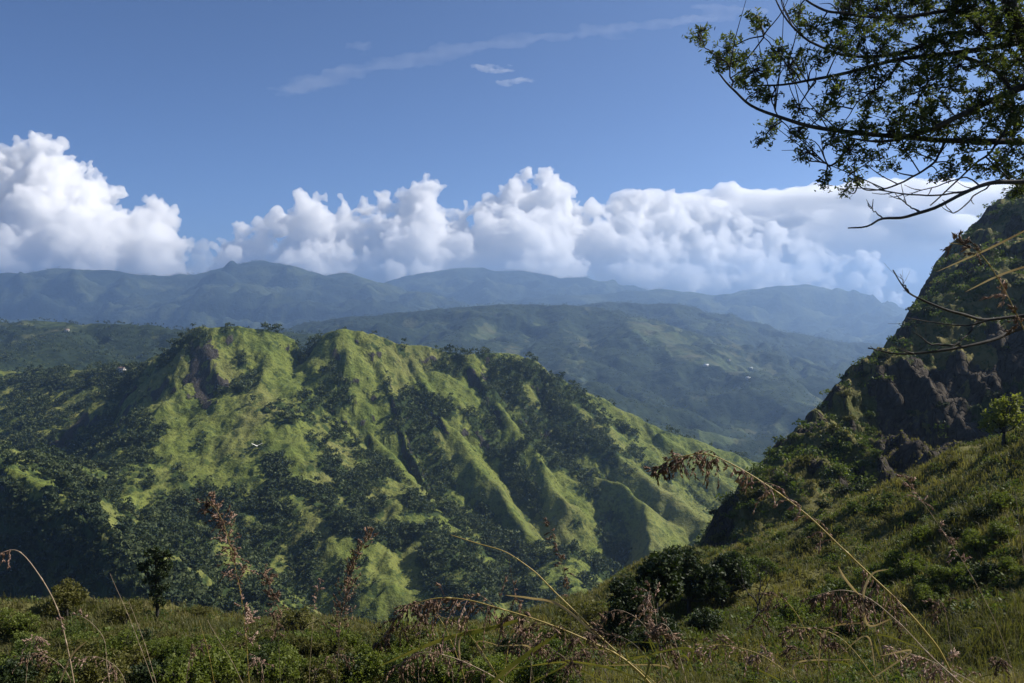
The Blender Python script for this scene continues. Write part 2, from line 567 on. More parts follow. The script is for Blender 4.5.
RIDGE = [
    # the crest, seen from left to right (front slope, back slope)
    [(-140, 376, 1280, .42, .5), (-40, 373, 1240, .42, .5), (60, 371, 1190, .42, .5), (140, 366, 1080, .5, .6), (168, 352, 1000, .7, .8),
     (185, 334, 940, .9, .9), (203, 326, 905, 1.1, 1.0), (225, 327, 915, 1.0, 1.0), (247, 326, 930, .95, 1.0), (275, 331, 945, .95, 1), (290, 338, 950, .95, 1),
     (302, 354, 955, .9, .9), (316, 343, 950, .9, .9), (330, 334, 945, 1.0, .9), (345, 328, 940, 1.0, 1.0), (372, 333, 950, 1.0, .9), (398, 344, 960, .95, .9), (425, 346, 970, .95, .9),
     (455, 353, 985, .95, .9), (482, 353, 1000, .95, .9), (515, 354, 1010, .95, .9), (537, 362, 1015, .9, .9), (560, 377, 1020, .85, .9), (600, 397, 1030, .8, .9),
     (645, 421, 1030, .7, .8), (690, 437, 1040, .6, .8), (730, 452, 1050, .5, .8), (790, 475, 1060, .5, .8), (900, 500, 1080, .5, .8)],
    # the grassy spurs
    [(203, 327, 905, 2.4, .6), (216, 358, 885, 3.2, .5), (230, 390, 858, 2.2, .45), (246, 412, 838, .35, .45), (262, 434, 818, .28, .5), (300, 484, 770, .40, .7), (345, 532, 720, .9, .9), (400, 592, 670, .9, .9), (440, 645, 640, .9, .9)],
    [(188, 366, 905, .5, .5), (172, 392, 880, .5, .3), (178, 425, 845, .45, .25), (200, 462, 795, .45, .3), (226, 500, 760, .6, .6), (250, 545, 715, .7, .8), (268, 600, 665, .8, .8)],
    [(250, 328, 930, .5, .9), (272, 358, 908, .5, 1.0), (292, 392, 880, .5, 1.0), (308, 430, 850, .6, 1.0)],
    [(345, 329, 940, 1.4, .85), (356, 372, 908, 1.6, .85), (372, 425, 868, 1.6, .85), (408, 482, 815, 1.35, .9), (452, 530, 765, 1.0, .9), (495, 572, 725, 1.0, .9), (545, 625, 680, .9, .9)],
    [(398, 345, 960, 1.0, .85), (416, 380, 930, 1.45, .85), (450, 432, 890, 1.45, .85), (498, 488, 838, 1.3, .9), (540, 535, 790, .9, .9), (575, 580, 745, .9, .9), (600, 615, 715, .9, .9)],
    [(462, 353, 990, 1.0, .85), (482, 385, 965, 1.0, .85), (512, 430, 925, 1.0, .8), (545, 470, 880, .9, .8), (570, 500, 850, .9, .8)],
    [(528, 358, 1012, 1.0, .7), (556, 398, 985, 1.0, .7), (600, 440, 950, .9, .65), (650, 478, 905, .8, .6), (700, 520, 850, .8, .6), (740, 570, 790, .8, .7)],
    [(590, 478, 895, .9, .6), (620, 484, 872, 1.0, .7), (648, 505, 845, 1.0, .7), (655, 540, 800, 1.0, .8), (650, 590, 740, 1.0, .8)],
    [(660, 432, 1015, .8, .5), (700, 462, 985, .7, .5), (745, 500, 940, .7, .5), (790, 540, 900, .6, .6)],
    # wooded shoulders on the left
    [(100, 372, 1140, .5, .5), (96, 410, 1030, .5, .5), (110, 455, 910, .5, .5), (140, 500, 800, .6, .6), (180, 560, 700, .7, .7)],
    [(20, 372, 1210, .5, .5), (20, 410, 1060, .45, .5), (50, 450, 900, .5, .5)],
    # dark nearer spur, sheer on its left side
    [(-90, 425, 620, 1.2, .5), (-20, 448, 575, 1.4, .5), (22, 470, 540, 1.5, .6), (58, 492, 510, 1.8, .7), (88, 522, 480, 2.2, .8), (112, 548, 458, 2.2, .9), (138, 572, 438, 1.7, .9), (165, 612, 415, 1.3, .9)],
]

RIDGE[0] = [(a, b, c, kf * (1.0 if a < 165 else 1.4), kb) for a, b, c, kf, kb in RIDGE[0]]
for _i in range(1, len(RIDGE)):
    RIDGE[_i] = [(a, b, c, kl * 1.35, kr * 1.08) for a, b, c, kl, kr in RIDGE[_i]]


def warp(x, y):
    return (x + 6 * fbm(x / 45, y / 45, 3, 101) + 2 * vn(x / 9, y / 9, 104), y + 6 * fbm(x / 45, y / 45, 3, 111) + 2 * vn(x / 9, y / 9, 114))


def ridge_h(x, y, full=False):
    xw, yw = warp(x, y)
    H, D, S = ridge_field(xw, yw, RIDGE, -330.0, 3.5, 0.36, 15.0)
    damp = 0.35 + 0.65 * sstep(3, 22, D)
    H2 = H + damp * (2.6 * fbm(x / 34, y / 34, 3, 121) + 2.0 * ridged(x / 26, y / 26, 3, 131) - 1.6) + 1.2 * damp * (ridged(x / 11 + D / 40, y / 11, 3, 147) - .8) + 0.55 * fbm(x / 7, y / 7, 4, 141) + 0.25 * bumps(x / 5, y / 5, 145)
    return (H2, D, S) if full else H2


RXS = np.arange(-760, 640, 1.6)
RYS = np.arange(395, 1330, 1.6)
RX, RY = np.meshgrid(RXS, RYS)
RZ, RD, RS = ridge_h(RX, RY, True)
ridge_px, ridge_py = [a.reshape(RX.shape) for a in proj(np.stack([RX, RY, RZ], -1).reshape(-1, 3))]


def in_poly(px, py, poly):
    poly = np.array(poly, float)
    c = np.zeros(px.shape, bool)
    j = len(poly) - 1
    for i in range(len(poly)):
        xi, yi = poly[i]
        xj, yj = poly[j]
        with np.errstate(divide='ignore', invalid='ignore'):
            c ^= ((yi > py) != (yj > py)) & (px < (xj - xi) * (py - yi) / (yj - yi + 1e-9) + xi)
        j = i
    return c


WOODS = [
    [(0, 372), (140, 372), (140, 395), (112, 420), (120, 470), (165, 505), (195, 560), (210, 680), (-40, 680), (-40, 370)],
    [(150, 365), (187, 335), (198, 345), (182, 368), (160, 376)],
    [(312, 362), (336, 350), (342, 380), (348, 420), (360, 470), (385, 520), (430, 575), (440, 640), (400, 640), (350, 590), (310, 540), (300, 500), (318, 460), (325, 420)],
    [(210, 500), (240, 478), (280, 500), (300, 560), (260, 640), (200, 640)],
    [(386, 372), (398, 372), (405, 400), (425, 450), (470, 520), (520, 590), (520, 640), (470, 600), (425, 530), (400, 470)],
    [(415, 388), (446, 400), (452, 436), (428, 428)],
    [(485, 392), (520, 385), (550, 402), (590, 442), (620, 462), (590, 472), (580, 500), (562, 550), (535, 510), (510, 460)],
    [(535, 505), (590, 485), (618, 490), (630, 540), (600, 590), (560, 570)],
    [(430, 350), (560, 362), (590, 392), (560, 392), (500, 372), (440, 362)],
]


def wood_shade_density(x, y, z, D, S, px, py):
    w = np.zeros(x.shape)
    jx = px + 18 * fbm(x / 24, y / 24, 4, 151)
    jy = py + 16 * fbm(x / 24, y / 24, 4, 161)
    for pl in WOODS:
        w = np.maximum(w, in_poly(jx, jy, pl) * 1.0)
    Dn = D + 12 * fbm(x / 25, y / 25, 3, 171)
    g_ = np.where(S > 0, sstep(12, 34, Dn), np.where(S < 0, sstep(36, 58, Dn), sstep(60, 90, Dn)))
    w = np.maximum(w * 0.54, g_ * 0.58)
    face = np.zeros(x.shape, bool)
    for pl in ([(205, 385), (240, 385), (300, 470), (285, 505), (225, 500), (160, 470), (118, 440), (140, 395), (185, 368)],
               [(276, 478), (312, 474), (362, 528), (452, 606), (446, 650), (392, 650), (338, 580)],
               [(350, 346), (386, 346), (398, 404), (446, 462), (506, 524), (592, 592), (560, 604), (482, 546), (424, 505), (372, 432)],
               [(404, 352), (424, 372), (462, 420), (520, 484), (586, 556), (606, 596), (585, 590), (520, 528), (470, 478), (432, 420)],
               [(640, 430), (690, 442), (740, 470), (730, 540), (690, 560), (650, 500), (610, 470)],
               [(205, 330), (250, 330), (300, 375), (308, 420), (262, 400), (232, 375)],
               [(60, 470), (100, 505), (150, 560), (165, 590), (140, 575), (95, 528)]):
        face |= in_poly(jx, jy, pl)
    w = np.where(face, np.minimum(w, .14 + .85 * np.maximum(fbm(x / 13, y / 13, 4, 176), 0)), w)
    spine = np.where(S != 0, 1 - sstep(9, 25, D + 9 * fbm(x / 16, y / 16, 3, 173) + 5 * (S > 0) - 9 * (S < 0)), 0) * sstep(135, 200, px) * sstep(690, 640, py)
    w = w * (1 - .9 * spine)
    for pl in ([(476, 386), (530, 368), (575, 396), (615, 440), (645, 466), (600, 472), (570, 474), (530, 452), (495, 424)],
               [(398, 395), (418, 382), (432, 404), (456, 442), (430, 434), (410, 420)], [(312, 362), (338, 350), (349, 380), (352, 430), (366, 470), (400, 525), (430, 572), (412, 592), (370, 540), (330, 502), (302, 474), (312, 430)],
               [(394, 388), (404, 400), (448, 474), (515, 545), (556, 592), (540, 602), (484, 546), (430, 486), (402, 434)],
               [(200, 498), (270, 505), (300, 545), (290, 590), (250, 640), (200, 640)]):
        w = np.maximum(w, in_poly(jx, jy, pl) * .62)
    w = np.where(in_poly(px, py, [(282, 320), (334, 320), (334, 352), (318, 380), (282, 372)]), np.minimum(w, .22), w)
    w = np.maximum(w, 0.9 * sstep(640, 680, py))
    w = np.maximum(w, in_poly(jx, jy, [(-60, 462), (0, 474), (36, 494), (72, 520), (110, 546), (150, 562), (190, 610), (190, 690), (-60, 690)]) * .95)  # nearer spur's left face: its black shadow painted in as dark wood cover
    crest = np.where(S == 0, 1 - sstep(14, 34, D), 0) * sstep(170, 230, px)
    w = np.maximum(w, crest * .36)
    return np.clip(w + 0.34 * fbm(x / 20, y / 20, 5, 181), 0, 1)


rwood_shade = wood_shade_density(RX, RY, RZ, RD, RS, ridge_px, ridge_py)
gy, gx = np.gradient(RZ, RYS, RXS)
rsl = np.hypot(gx, gy)
rrock = sstep(1.5, 2.4, rsl) * 0.75 * sstep(520, 470, ridge_py)  # rock left out low down so the nearer spur's shadow side is coloured dark
rrock = np.maximum(rrock, in_poly(ridge_px + 7 * fbm(RX / 9, RY / 9, 3, 195), ridge_py + 9 * fbm(RX / 9, RY / 9, 3, 197), [(190, 350), (203, 338), (214, 355), (228, 388), (214, 394), (204, 404), (192, 396), (186, 404), (184, 390)]) * (0.62 + .3 * fbm(RX / 6, RY / 6, 3, 199)))
rdry = np.clip(0.10 + 0.35 * fbm(RX / 40, RY / 40, 4, 191) + 0.3 * sstep(560, 470, RY), 0, 0.8)
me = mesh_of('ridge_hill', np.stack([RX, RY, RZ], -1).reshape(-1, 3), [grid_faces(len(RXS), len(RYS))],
             cols={'mask': np.stack([rwood_shade, rrock, rdry], -1).reshape(-1, 3)}, smooth=True, mats=[M_RIDGE])
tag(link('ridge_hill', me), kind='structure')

# wooded hills of the middle distance
MID = [
    [(-120, 323, 2350, .28, .3), (0, 321, 2300, .28, .3), (100, 323, 2250, .28, .3), (180, 328, 2200, .28, .3), (300, 334, 2300, .28, .3), (380, 350, 2400, .3, .3)],
    [(60, 323, 2260, .3, .3), (40, 345, 1900, .3, .3), (-20, 372, 1500, .3, .3)],
    [(200, 332, 4100, .3, .3), (290, 327, 4200, .3, .3), (340, 319, 4300, .3, .3), (400, 313, 4300, .3, .3), (440, 309, 4300, .3, .3), (480, 306, 4300, .32, .3), (530, 305, 4400, .32, .3), (590, 308, 4400, .32, .3), (625, 318, 4200, .35, .3)],
    [(620, 318, 4200, .35, .3), (640, 325, 3800, .4, .3), (668, 347, 3450, .4, .28), (710, 364, 3200, .42, .26), (755, 378, 3000, .42, .26), (792, 402, 2750, .4, .28), (820, 430, 2550, .4, .3)],
    [(520, 308, 5700, .3, .3), (560, 306, 5600, .3, .3), (620, 302, 5600, .3, .3), (680, 305, 5500, .3, .3), (720, 318, 5300, .3, .3), (770, 330, 5200, .3, .3), (830, 340, 5200, .3, .3), (960, 352, 5200, .3, .3)],
    [(470, 307, 4300, .3, .3), (455, 335, 3700, .3, .3), (490, 360, 3200, .3, .3), (560, 392, 2800, .3, .3)],
    [(560, 307, 4350, .3, .3), (560, 340, 3700, .3, .3), (610, 372, 3200, .3, .3), (680, 415, 2700, .3, .3), (730, 445, 2400, .3, .3)],
    [(700, 318, 5300, .3, .3), (740, 345, 4500, .3, .3), (800, 372, 3900, .3, .3), (850, 400, 3400, .3, .3)],
]
MXS = np.arange(-2100, 2350, 8.0)
MYS = np.arange(1420, 6000, 8.0)
MX, MY = np.meshgrid(MXS, MYS)
xw = MX + 40 * fbm(MX / 260, MY / 260, 4, 201)
yw = MY + 40 * fbm(MX / 260, MY / 260, 4, 211)
MZ, MD, _s = ridge_field(xw, yw, MID, -445.0, 30.0, 0.35, 110.0)
mdamp = 0.25 + 0.75 * sstep(20, 160, MD)
MZ = MZ + mdamp * (34 * ridged(MX / 380, MY / 380, 4, 221) - 34) + 4 * fbm(MX / 60, MY / 60, 3, 231)
mpx, mpy = [a.reshape(MX.shape) for a in proj(np.stack([MX, MY, MZ], -1).reshape(-1, 3))]
fields = np.zeros(MX.shape)
for pl in [[(620, 316), (650, 320), (700, 340), (745, 352), (790, 382), (840, 405), (830, 420), (770, 388), (700, 365), (660, 345), (640, 335)],
           [(690, 320), (740, 330), (760, 360), (720, 350)], [(470, 330), (530, 325), (540, 355), (490, 365)],
           [(560, 330), (600, 335), (600, 350), (565, 345)], [(395, 318), (440, 322), (440, 332), (400, 328)],
           [(700, 430), (740, 425), (750, 440), (710, 445)]]:
    fields = np.maximum(fields, in_poly(mpx + 12 * fbm(MX / 90, MY / 90, 3, 241), mpy + 5 * fbm(MX / 90, MY / 90, 3, 251), pl) * 1.0)
mwood = np.clip(0.88 - 0.44 * fields + 0.38 * fbm(MX / 120, MY / 120, 5, 261), 0, 1)
MZ = MZ + sstep(0.35, 0.6, mwood) * 7 * bumps(MX / 17, MY / 17, 271)
me = mesh_of('forest_hills', np.stack([MX, MY, MZ], -1).reshape(-1, 3), [grid_faces(len(MXS), len(MYS))],
             cols={'mask': np.stack([mwood, mwood * 0, np.clip(0.2 + 0.4 * fbm(MX / 70, MY / 70, 3, 281), 0, .7)], -1).reshape(-1, 3)},
             smooth=True, mats=[M_MID])
tag(link('forest_hills', me), kind='structure')

# far mountains
FARM = [
    [(-160, 276, 9000, .42, .4), (-40, 273, 9000, .42, .4), (20, 274, 9000, .42, .4), (62, 269, 9000, .42, .4), (110, 271, 9000, .42, .4), (150, 277, 9000, .42, .4), (200, 273, 9000, .42, .4),
     (235, 265, 9000, .42, .4), (263, 261, 9000, .42, .4), (290, 267, 9000, .42, .4), (325, 276, 9000, .42, .4), (343, 273, 9000, .42, .4), (368, 281, 9000, .42, .4), (420, 297, 9000, .4, .4), (470, 318, 9100, .4, .4)],
    [(330, 292, 11500, .42, .4), (385, 284, 11500, .42, .4), (410, 276, 11500, .42, .4), (450, 270, 11500, .42, .4), (480, 268, 11500, .42, .4), (495, 272, 11500, .42, .4), (520, 271, 11500, .42, .4), (560, 278, 11500, .42, .4), (585, 277, 11500, .42, .4), (610, 285, 11500, .42, .4),
     (640, 288, 11500, .42, .4), (675, 297, 11500, .42, .4), (700, 300, 11500, .42, .4)],
    [(560, 296, 9400, .4, .4), (620, 294, 9400, .4, .4), (650, 290, 9400, .42, .4), (690, 292, 9400, .42, .4), (715, 297, 9400, .42, .4), (750, 290, 9400, .42, .4), (780, 286, 9400, .42, .4), (805, 286, 9400, .45, .4), (828, 291, 9400, .45, .4),
     (850, 304, 9400, .45, .4), (880, 320, 9400, .45, .4), (930, 340, 9400, .45, .4)],
    [(800, 308, 14000, .42, .4), (840, 304, 14000, .42, .4), (856, 302, 14000, .42, .4), (880, 307, 14000, .42, .4), (905, 316, 14000, .42, .4), (960, 322, 14000, .42, .4), (1100, 320, 14000, .42, .4)],
]
XS = np.arange(-7600, 7600, 28.0)
YS = np.arange(6900, 15300, 28.0)
FX, FY = np.meshgrid(XS, YS)
xw = FX + 90 * fbm(FX / 800, FY / 800, 4, 301)
yw = FY + 90 * fbm(FX / 800, FY / 800, 4, 311)
FZ, FD, _s = ridge_field(xw, yw, FARM, -448.0, 50.0, 0.45, 330.0)
fd = 0.08 + 0.92 * sstep(40, 500, FD)
FZ = np.maximum(FZ + fd * (120 * ridged(FX / 800, FY / 800, 5, 321) - 95) + 9 * fbm(FX / 130, FY / 130, 4, 331) + 8 * bumps(FX / 60, FY / 60, 341), -449)
me = mesh_of('far_mountains', np.stack([FX, FY, FZ], -1).reshape(-1, 3), [grid_faces(len(XS), len(YS))],
             cols={'mask': np.stack([np.clip(0.62 + 0.4 * fbm(FX / 400, FY / 400, 5, 351), 0, 1), FX * 0, FX * 0 + 0.2], -1).reshape(-1, 3)},
             smooth=True, mats=[M_FAR])
tag(link('far_mountains', me), kind='structure')

# the valley floor under everything
gx_ = np.linspace(-10300, 10300, 60)
gy_ = np.linspace(-350, 15600, 60)
GX, GY = np.meshgrid(gx_, gy_)
me = mesh_of('ground', np.stack([GX, GY, GX * 0 - 450], -1).reshape(-1, 3), [grid_faces(60, 60)],
             cols={'mask': np.stack([GX * 0 + .7, GX * 0, GX * 0 + .2], -1).reshape(-1, 3)}, smooth=True, mats=[M_MID])
tag(link('ground', me), kind='structure')

# ------------------------------------------------------------------ haze
q = NT('haze_air')
hv = q.n('ShaderNodeVolumePrincipled')
hv.inputs['Color'].default_value = (0.44, 0.65, 0.98, 1)
hv.inputs['Density'].default_value = 9.8e-5
hv.inputs['Anisotropy'].default_value = 0.55
q.l(hv.outputs[0], q.out.inputs['Volume'])
q.m.cycles.homogeneous_volume = True
bm = bmesh.new()
bmesh.ops.create_cube(bm, size=1.0)
for v in bm.verts:
    v.co = ((v.co.x) * 20800, (v.co.y + 0.5) * 16200 - 400, -451.2 + (v.co.z + 0.5) * (451.2 + 600))
me = bpy.data.meshes.new('haze')
bm.to_mesh(me)
bm.free()
me.materials.append(q.m)
tag(link('haze', me), kind='stuff')

# ------------------------------------------------------------------ clouds
bm = bmesh.new()
bmesh.ops.create_icosphere(bm, subdivisions=2, radius=1)
bm.verts.ensure_lookup_table()
IV = np.array([v.co[:] for v in bm.verts])
IF = np.array([[v.index for v in f.verts] for f in bm.faces])
bm.free()


def remesh(me, voxel):
    o = bpy.data.objects.new('tmp', me)
    COL.objects.link(o)
    m = o.modifiers.new('r', 'REMESH')
    m.mode = 'VOXEL'
    m.voxel_size = voxel
    dg = bpy.context.evaluated_depsgraph_get()
    me2 = bpy.data.meshes.new_from_object(o.evaluated_get(dg))
    bpy.data.objects.remove(o)
    bpy.data.meshes.remove(me)
    return me2


def shells(me, voxel):
    """keeps the outer shells of a cloud and drops cavities and crumbs; returns mesh, points, normals, count"""
    n = len(me.vertices)
    co = np.empty(n * 3, np.float32)
    me.vertices.foreach_get('co', co)
    co = co.reshape(-1, 3).astype(float)
    e = np.empty(len(me.edges) * 2, np.int32)
    me.edges.foreach_get('vertices', e)
    e = e.reshape(-1, 2)
    lab = np.arange(n)
    while True:
        old = lab.copy()
        m_ = np.minimum(lab[e[:, 0]], lab[e[:, 1]])
        np.minimum.at(lab, e[:, 0], m_)
        np.minimum.at(lab, e[:, 1], m_)
        lab = lab[lab]
        if (lab == old).all():
            break
    nf = len(me.polygons)
    fv = np.empty(nf * 4, np.int32)
    me.loops.foreach_get('vertex_index', fv)
    fv = fv.reshape(nf, 4)
    p0 = co - co.mean(0)
    vol = np.zeros(n)
    for t in ((0, 1, 2), (0, 2, 3)):
        a_, b_, c_ = (p0[fv[:, q_]] for q_ in t)
        np.add.at(vol, lab[fv[:, 0]], (a_ * np.cross(b_, c_)).sum(1) / 6)
    fv = fv[vol[lab[fv[:, 0]]] > (voxel * 3) ** 3]
    used = np.unique(fv)
    remap = np.zeros(n, np.int32)
    remap[used] = np.arange(len(used))
    m2 = mesh_of(me.name, co[used], [remap[fv]], smooth=True)
    n = len(used)
    no = np.empty(n * 3, np.float32)
    m2.vertex_normals.foreach_get('vector', no)
    return m2, co[used], no.reshape(-1, 3).astype(float), n


def cloud(name, puffs, dist, voxel, mat, label, levels=2, disp=.17, depth=1.3, kids=(10, 7), squash=1.0, seed=1, nl=26):
    r = np.random.default_rng(seed)
    k = dist / F
    cur = []
    for pf in puffs:
        dz = pf[4] if len(pf) > 4 else 0.0
        c = P(pf[0], pf[1], dist + dz)
        rr = pf[2] * k
        sx = pf[3] if len(pf) > 3 else 1.0
        c[1] += r.uniform(-1, 1) * rr * depth
        cur.append((c, rr, sx))
    out = list(cur)
    for l in range(levels):
        nx = []
        for c, rr, sx in cur:
            for _ in range(kids[l]):
                v = r.normal(size=3)
                v /= np.linalg.norm(v)
                v[2] = v[2] * .9 + .15
                nx.append((c + v * rr * np.array([sx, 1, squash]) * r.uniform(.8, 1.02), rr * r.uniform(.28, .5), 1 + (sx - 1) * .6))
        out += nx
        cur = nx
    V = np.concatenate([IV * np.array([rr * sx, rr, rr * squash]) + c for c, rr, sx in out])
    Fc = np.concatenate([IF + len(IV) * i for i in range(len(out))])
    me = remesh(mesh_of(name, V, [Fc]), voxel)
    L = nl * k
    me, co, no, n = shells(me, voxel)
    bil = 0
    for q_, (sc_, am_) in enumerate(((1.0, 1.0), (2.1, .64), (4.4, .48), (9.0, .36))):
        bil = bil + am_ * (np.abs(vn3(co / L * sc_ + 3.7 * q_, 7 + seed + q_)) * 2 - .85)
    co += no * (bil * disp * 1.25 * L)[:, None]
    co[:, 1] = np.maximum(co[:, 1], 16000)
    me.vertices.foreach_set('co', co.astype(np.float32).ravel())
    me.update()
    me, co, no, n = shells(remesh(me, voxel * .9), voxel)
    me.materials.append(mat)
    return tag(link(name, me), label, 'cloud')


def filled(top, base, seed, lo=9, hi=19):
    r = np.random.default_rng(seed)
    pf = list(top)
    for px, py, rad in top:
        y = py + rad * 1.2
        while y < base - 8:
            rr = r.uniform(lo, hi)
            pf.append((px + r.uniform(-9, 9), min(y + 4, base - rr * .5), rr, 1.0, -min((y - py) * 30, 2600)))
            y += rr * .62
    return pf


TOP_A = [(228, 246, 9), (243, 236, 11), (262, 227, 9), (285, 226, 14), (300, 216, 11), (318, 199, 7), (313, 208, 8), (345, 216, 13),
         (365, 210, 11), (388, 206, 11), (405, 199, 10), (428, 185, 8), (420, 200, 12), (440, 219, 12), (463, 214, 11), (482, 214, 10),
         (500, 204, 12), (510, 190, 11), (525, 176, 9), (545, 181, 11), (556, 194, 11), (575, 208, 11), (600, 212, 11), (617, 208, 10),
         (636, 198, 9), (652, 201, 9), (675, 209, 13), (700, 213, 14), (722, 216, 12), (745, 226, 13), (770, 238, 14), (795, 246, 13), (820, 252, 12)]
cloud('cumulus_cloud', filled(TOP_A, 290, 3), 19500, 30, M_CLOUD, 'long bank of white cumulus cloud with several towers over the mountains', seed=3)
cloud('cumulus_cloud', [(840, 262, 12), (862, 258, 11), (880, 268, 10), (850, 282, 12), (875, 290, 12), (905, 278, 9), (828, 290, 12), (800, 284, 11), (900, 300, 10), (925, 305, 12)], 22000, 46, M_CLOUD,
      'low grey white cumulus puffs right of the long bank', seed=4)
TOP_B = [(-30, 165, 16), (-8, 165, 16), (15, 160, 14), (30, 152, 12), (45, 145, 11), (58, 152, 11), (75, 170, 12), (96, 170, 9), (106, 180, 8),
         (72, 195, 16), (95, 215, 14), (112, 232, 12), (128, 222, 11), (147, 203, 10), (158, 208, 8), (162, 228, 12), (172, 238, 8), (140, 240, 14)]
cloud('cumulus_cloud', filled(TOP_B, 284, 5), 19500, 30, M_CLOUD, 'towering white cumulus cloud at the left edge of the sky', seed=5)
cloud('cumulus_cloud', [(196, 262, 9), (205, 248, 6), (212, 262, 8), (188, 270, 8), (222, 268, 8), (205, 272, 8)], 20500, 36, M_CLOUD_SHEET,
      'small ragged puff of cloud between the two big cumulus banks', seed=6)
rr = np.random.default_rng(9)
sheet = []
for i in range(330):
    x = rr.uniform(640, 1120)
    top = 196 - (min(x, 860) - 640) * 0.07
    sheet.append((x, rr.uniform(top + 6, 312), rr.uniform(9, 17), rr.uniform(2.5, 5)))
for x in range(650, 1120, 16):
    sheet.append((x, 204 - (min(x, 860) - 640) * 0.075, 9, 3.0))
cloud('cloud_sheet', sheet, 30000, 110, M_CLOUD_SHEET, 'smooth pale sheet of layered cloud behind the right end of the cumulus bank', levels=1, kids=(5, 0), disp=.10, depth=4, seed=9, squash=.7)
cir = []
for a, b, n, w, s in (((285, 92), (345, 72), 40, 5, 5), ((330, 76), (470, 48), 70, 4.4, 6), ((450, 50), (700, 18), 110, 3.4, 8), ((690, 16), (770, 8), 16, 5, 6), ((335, 48), (385, 44), 10, 4, 5)):
    for i in range(n):
        t = rr.uniform(0, 1)
        cir.append((a[0] + (b[0] - a[0]) * t + rr.normal() * 4, a[1] + (b[1] - a[1]) * t + rr.normal() * w * .9, w * rr.uniform(.35, 1.0), s * rr.uniform(.6, 1.2)))
cloud('cirrus_cloud', cir, 26000, 60, M_CIRRUS, 'long faint streak of thin high cloud across the blue sky', levels=1, kids=(4, 0), disp=.12, depth=2, squash=.6, seed=12, nl=10)
for a, b, n, sd, lab in (((474, 66), (512, 71), 24, 13, 'upper feathery half of the small bright wisp in the blue sky'), ((500, 84), (534, 79), 20, 14, 'lower slanting half of the small bright wisp in the blue sky')):
    wis = []
    for i in range(n):
        t = i / (n - 1)
        wis.append((a[0] + (b[0] - a[0]) * t + rr.normal() * .6, a[1] + (b[1] - a[1]) * t + rr.normal() * 2.0, rr.uniform(1.2, 2.9), rr.uniform(1.8, 3.4)))
    cloud('wispy_cloud', wis, 26000, 22, M_WISP, lab, levels=1, kids=(6, 0), disp=.12, depth=1, squash=.7, seed=sd, nl=5)


# ------------------------------------------------------------------ plants: generators
def rand_unit(n, r):
    v = r.normal(size=(n, 3))
    return v / np.linalg.norm(v, axis=1)[:, None]


def leaf_quads(centres, size, r, elong=1.6, up=0.3, tri=False):
    """randomly turned leaf faces; returns V, faces"""
    n = len(centres)
    a = rand_unit(n, r)
    a[:, 2] *= 0.8
    a /= np.linalg.norm(a, axis=1)[:, None]
    b = np.cross(a, rand_unit(n, r) + np.array([0, 0, up]))
    b /= np.linalg.norm(b, axis=1)[:, None] + 1e-9
    s = np.broadcast_to(size, (n,))[:, None] * r.uniform(.7, 1.3, (n, 1))
    A = a * s * elong * .5
    B = b * s * .5
    if tri:
        V = np.stack([centres - A - B, centres + A, centres - A + B], 1).reshape(-1, 3)
        return V, np.arange(3 * n).reshape(-1, 3)
    V = np.stack([centres - A, centres + B * .9 - A * .1, centres + A, centres - B * .9 - A * .1], 1).reshape(-1, 3)
    return V, np.arange(4 * n).reshape(-1, 4)


def tube(pts, rad, sides=6):
    pts = np.asarray(pts, float)
    n = len(pts)
    rad = np.broadcast_to(np.asarray(rad, float), (n,))
    T = np.gradient(pts, axis=0)
    T /= np.linalg.norm(T, axis=1)[:, None] + 1e-12
    ref = np.array([0.0, 1.0, 0.1]) if abs(T[:, 2]).mean() > .6 else np.array([0.1, 0.2, 1.0])
    U = np.cross(T, ref)
    U /= np.linalg.norm(U, axis=1)[:, None] + 1e-12
    W = np.cross(T, U)
    an = np.arange(sides) / sides * 2 * math.pi
    V = pts[:, None] + rad[:, None, None] * (np.cos(an)[None, :, None] * U[:, None] + np.sin(an)[None, :, None] * W[:, None])
    V = V.reshape(-1, 3)
    f = []
    for i in range(n - 1):
        for s in range(sides):
            t = (s + 1) % sides
            f.append((i * sides + s, i * sides + t, (i + 1) * sides + t, (i + 1) * sides + s))
    V = np.vstack([V, pts[:1], pts[-1:]])
    c0, c1 = n * sides, n * sides + 1
    for s in range(sides):
        t = (s + 1) % sides
        f.append((c0, t, s, c0))
        f.append((c1, (n - 1) * sides + s, (n - 1) * sides + t, c1))
    f = np.array(f)
    quads = f[:-2 * sides]
    tris = f[-2 * sides:, :3]
    return V, quads, tris


def smooth_path(pts, n):
    """Catmull-Rom through points"""
    pts = np.asarray(pts, float)
    if len(pts) == 2:
        t = np.linspace(0, 1, n)[:, None]
        return pts[0] * (1 - t) + pts[1] * t
    p = np.vstack([2 * pts[0] - pts[1], pts, 2 * pts[-1] - pts[-2]])
    t = np.linspace(0, len(pts) - 1 - 1e-6, n)
    i = t.astype(int)
    f = (t - i)[:, None]
    a, b, c, d = p[i], p[i + 1], p[i + 2], p[i + 3]
    return .5 * (2 * b + (c - a) * f + (2 * a - 5 * b + 4 * c - d) * f ** 2 + (3 * b - a - 3 * c + d) * f ** 3)


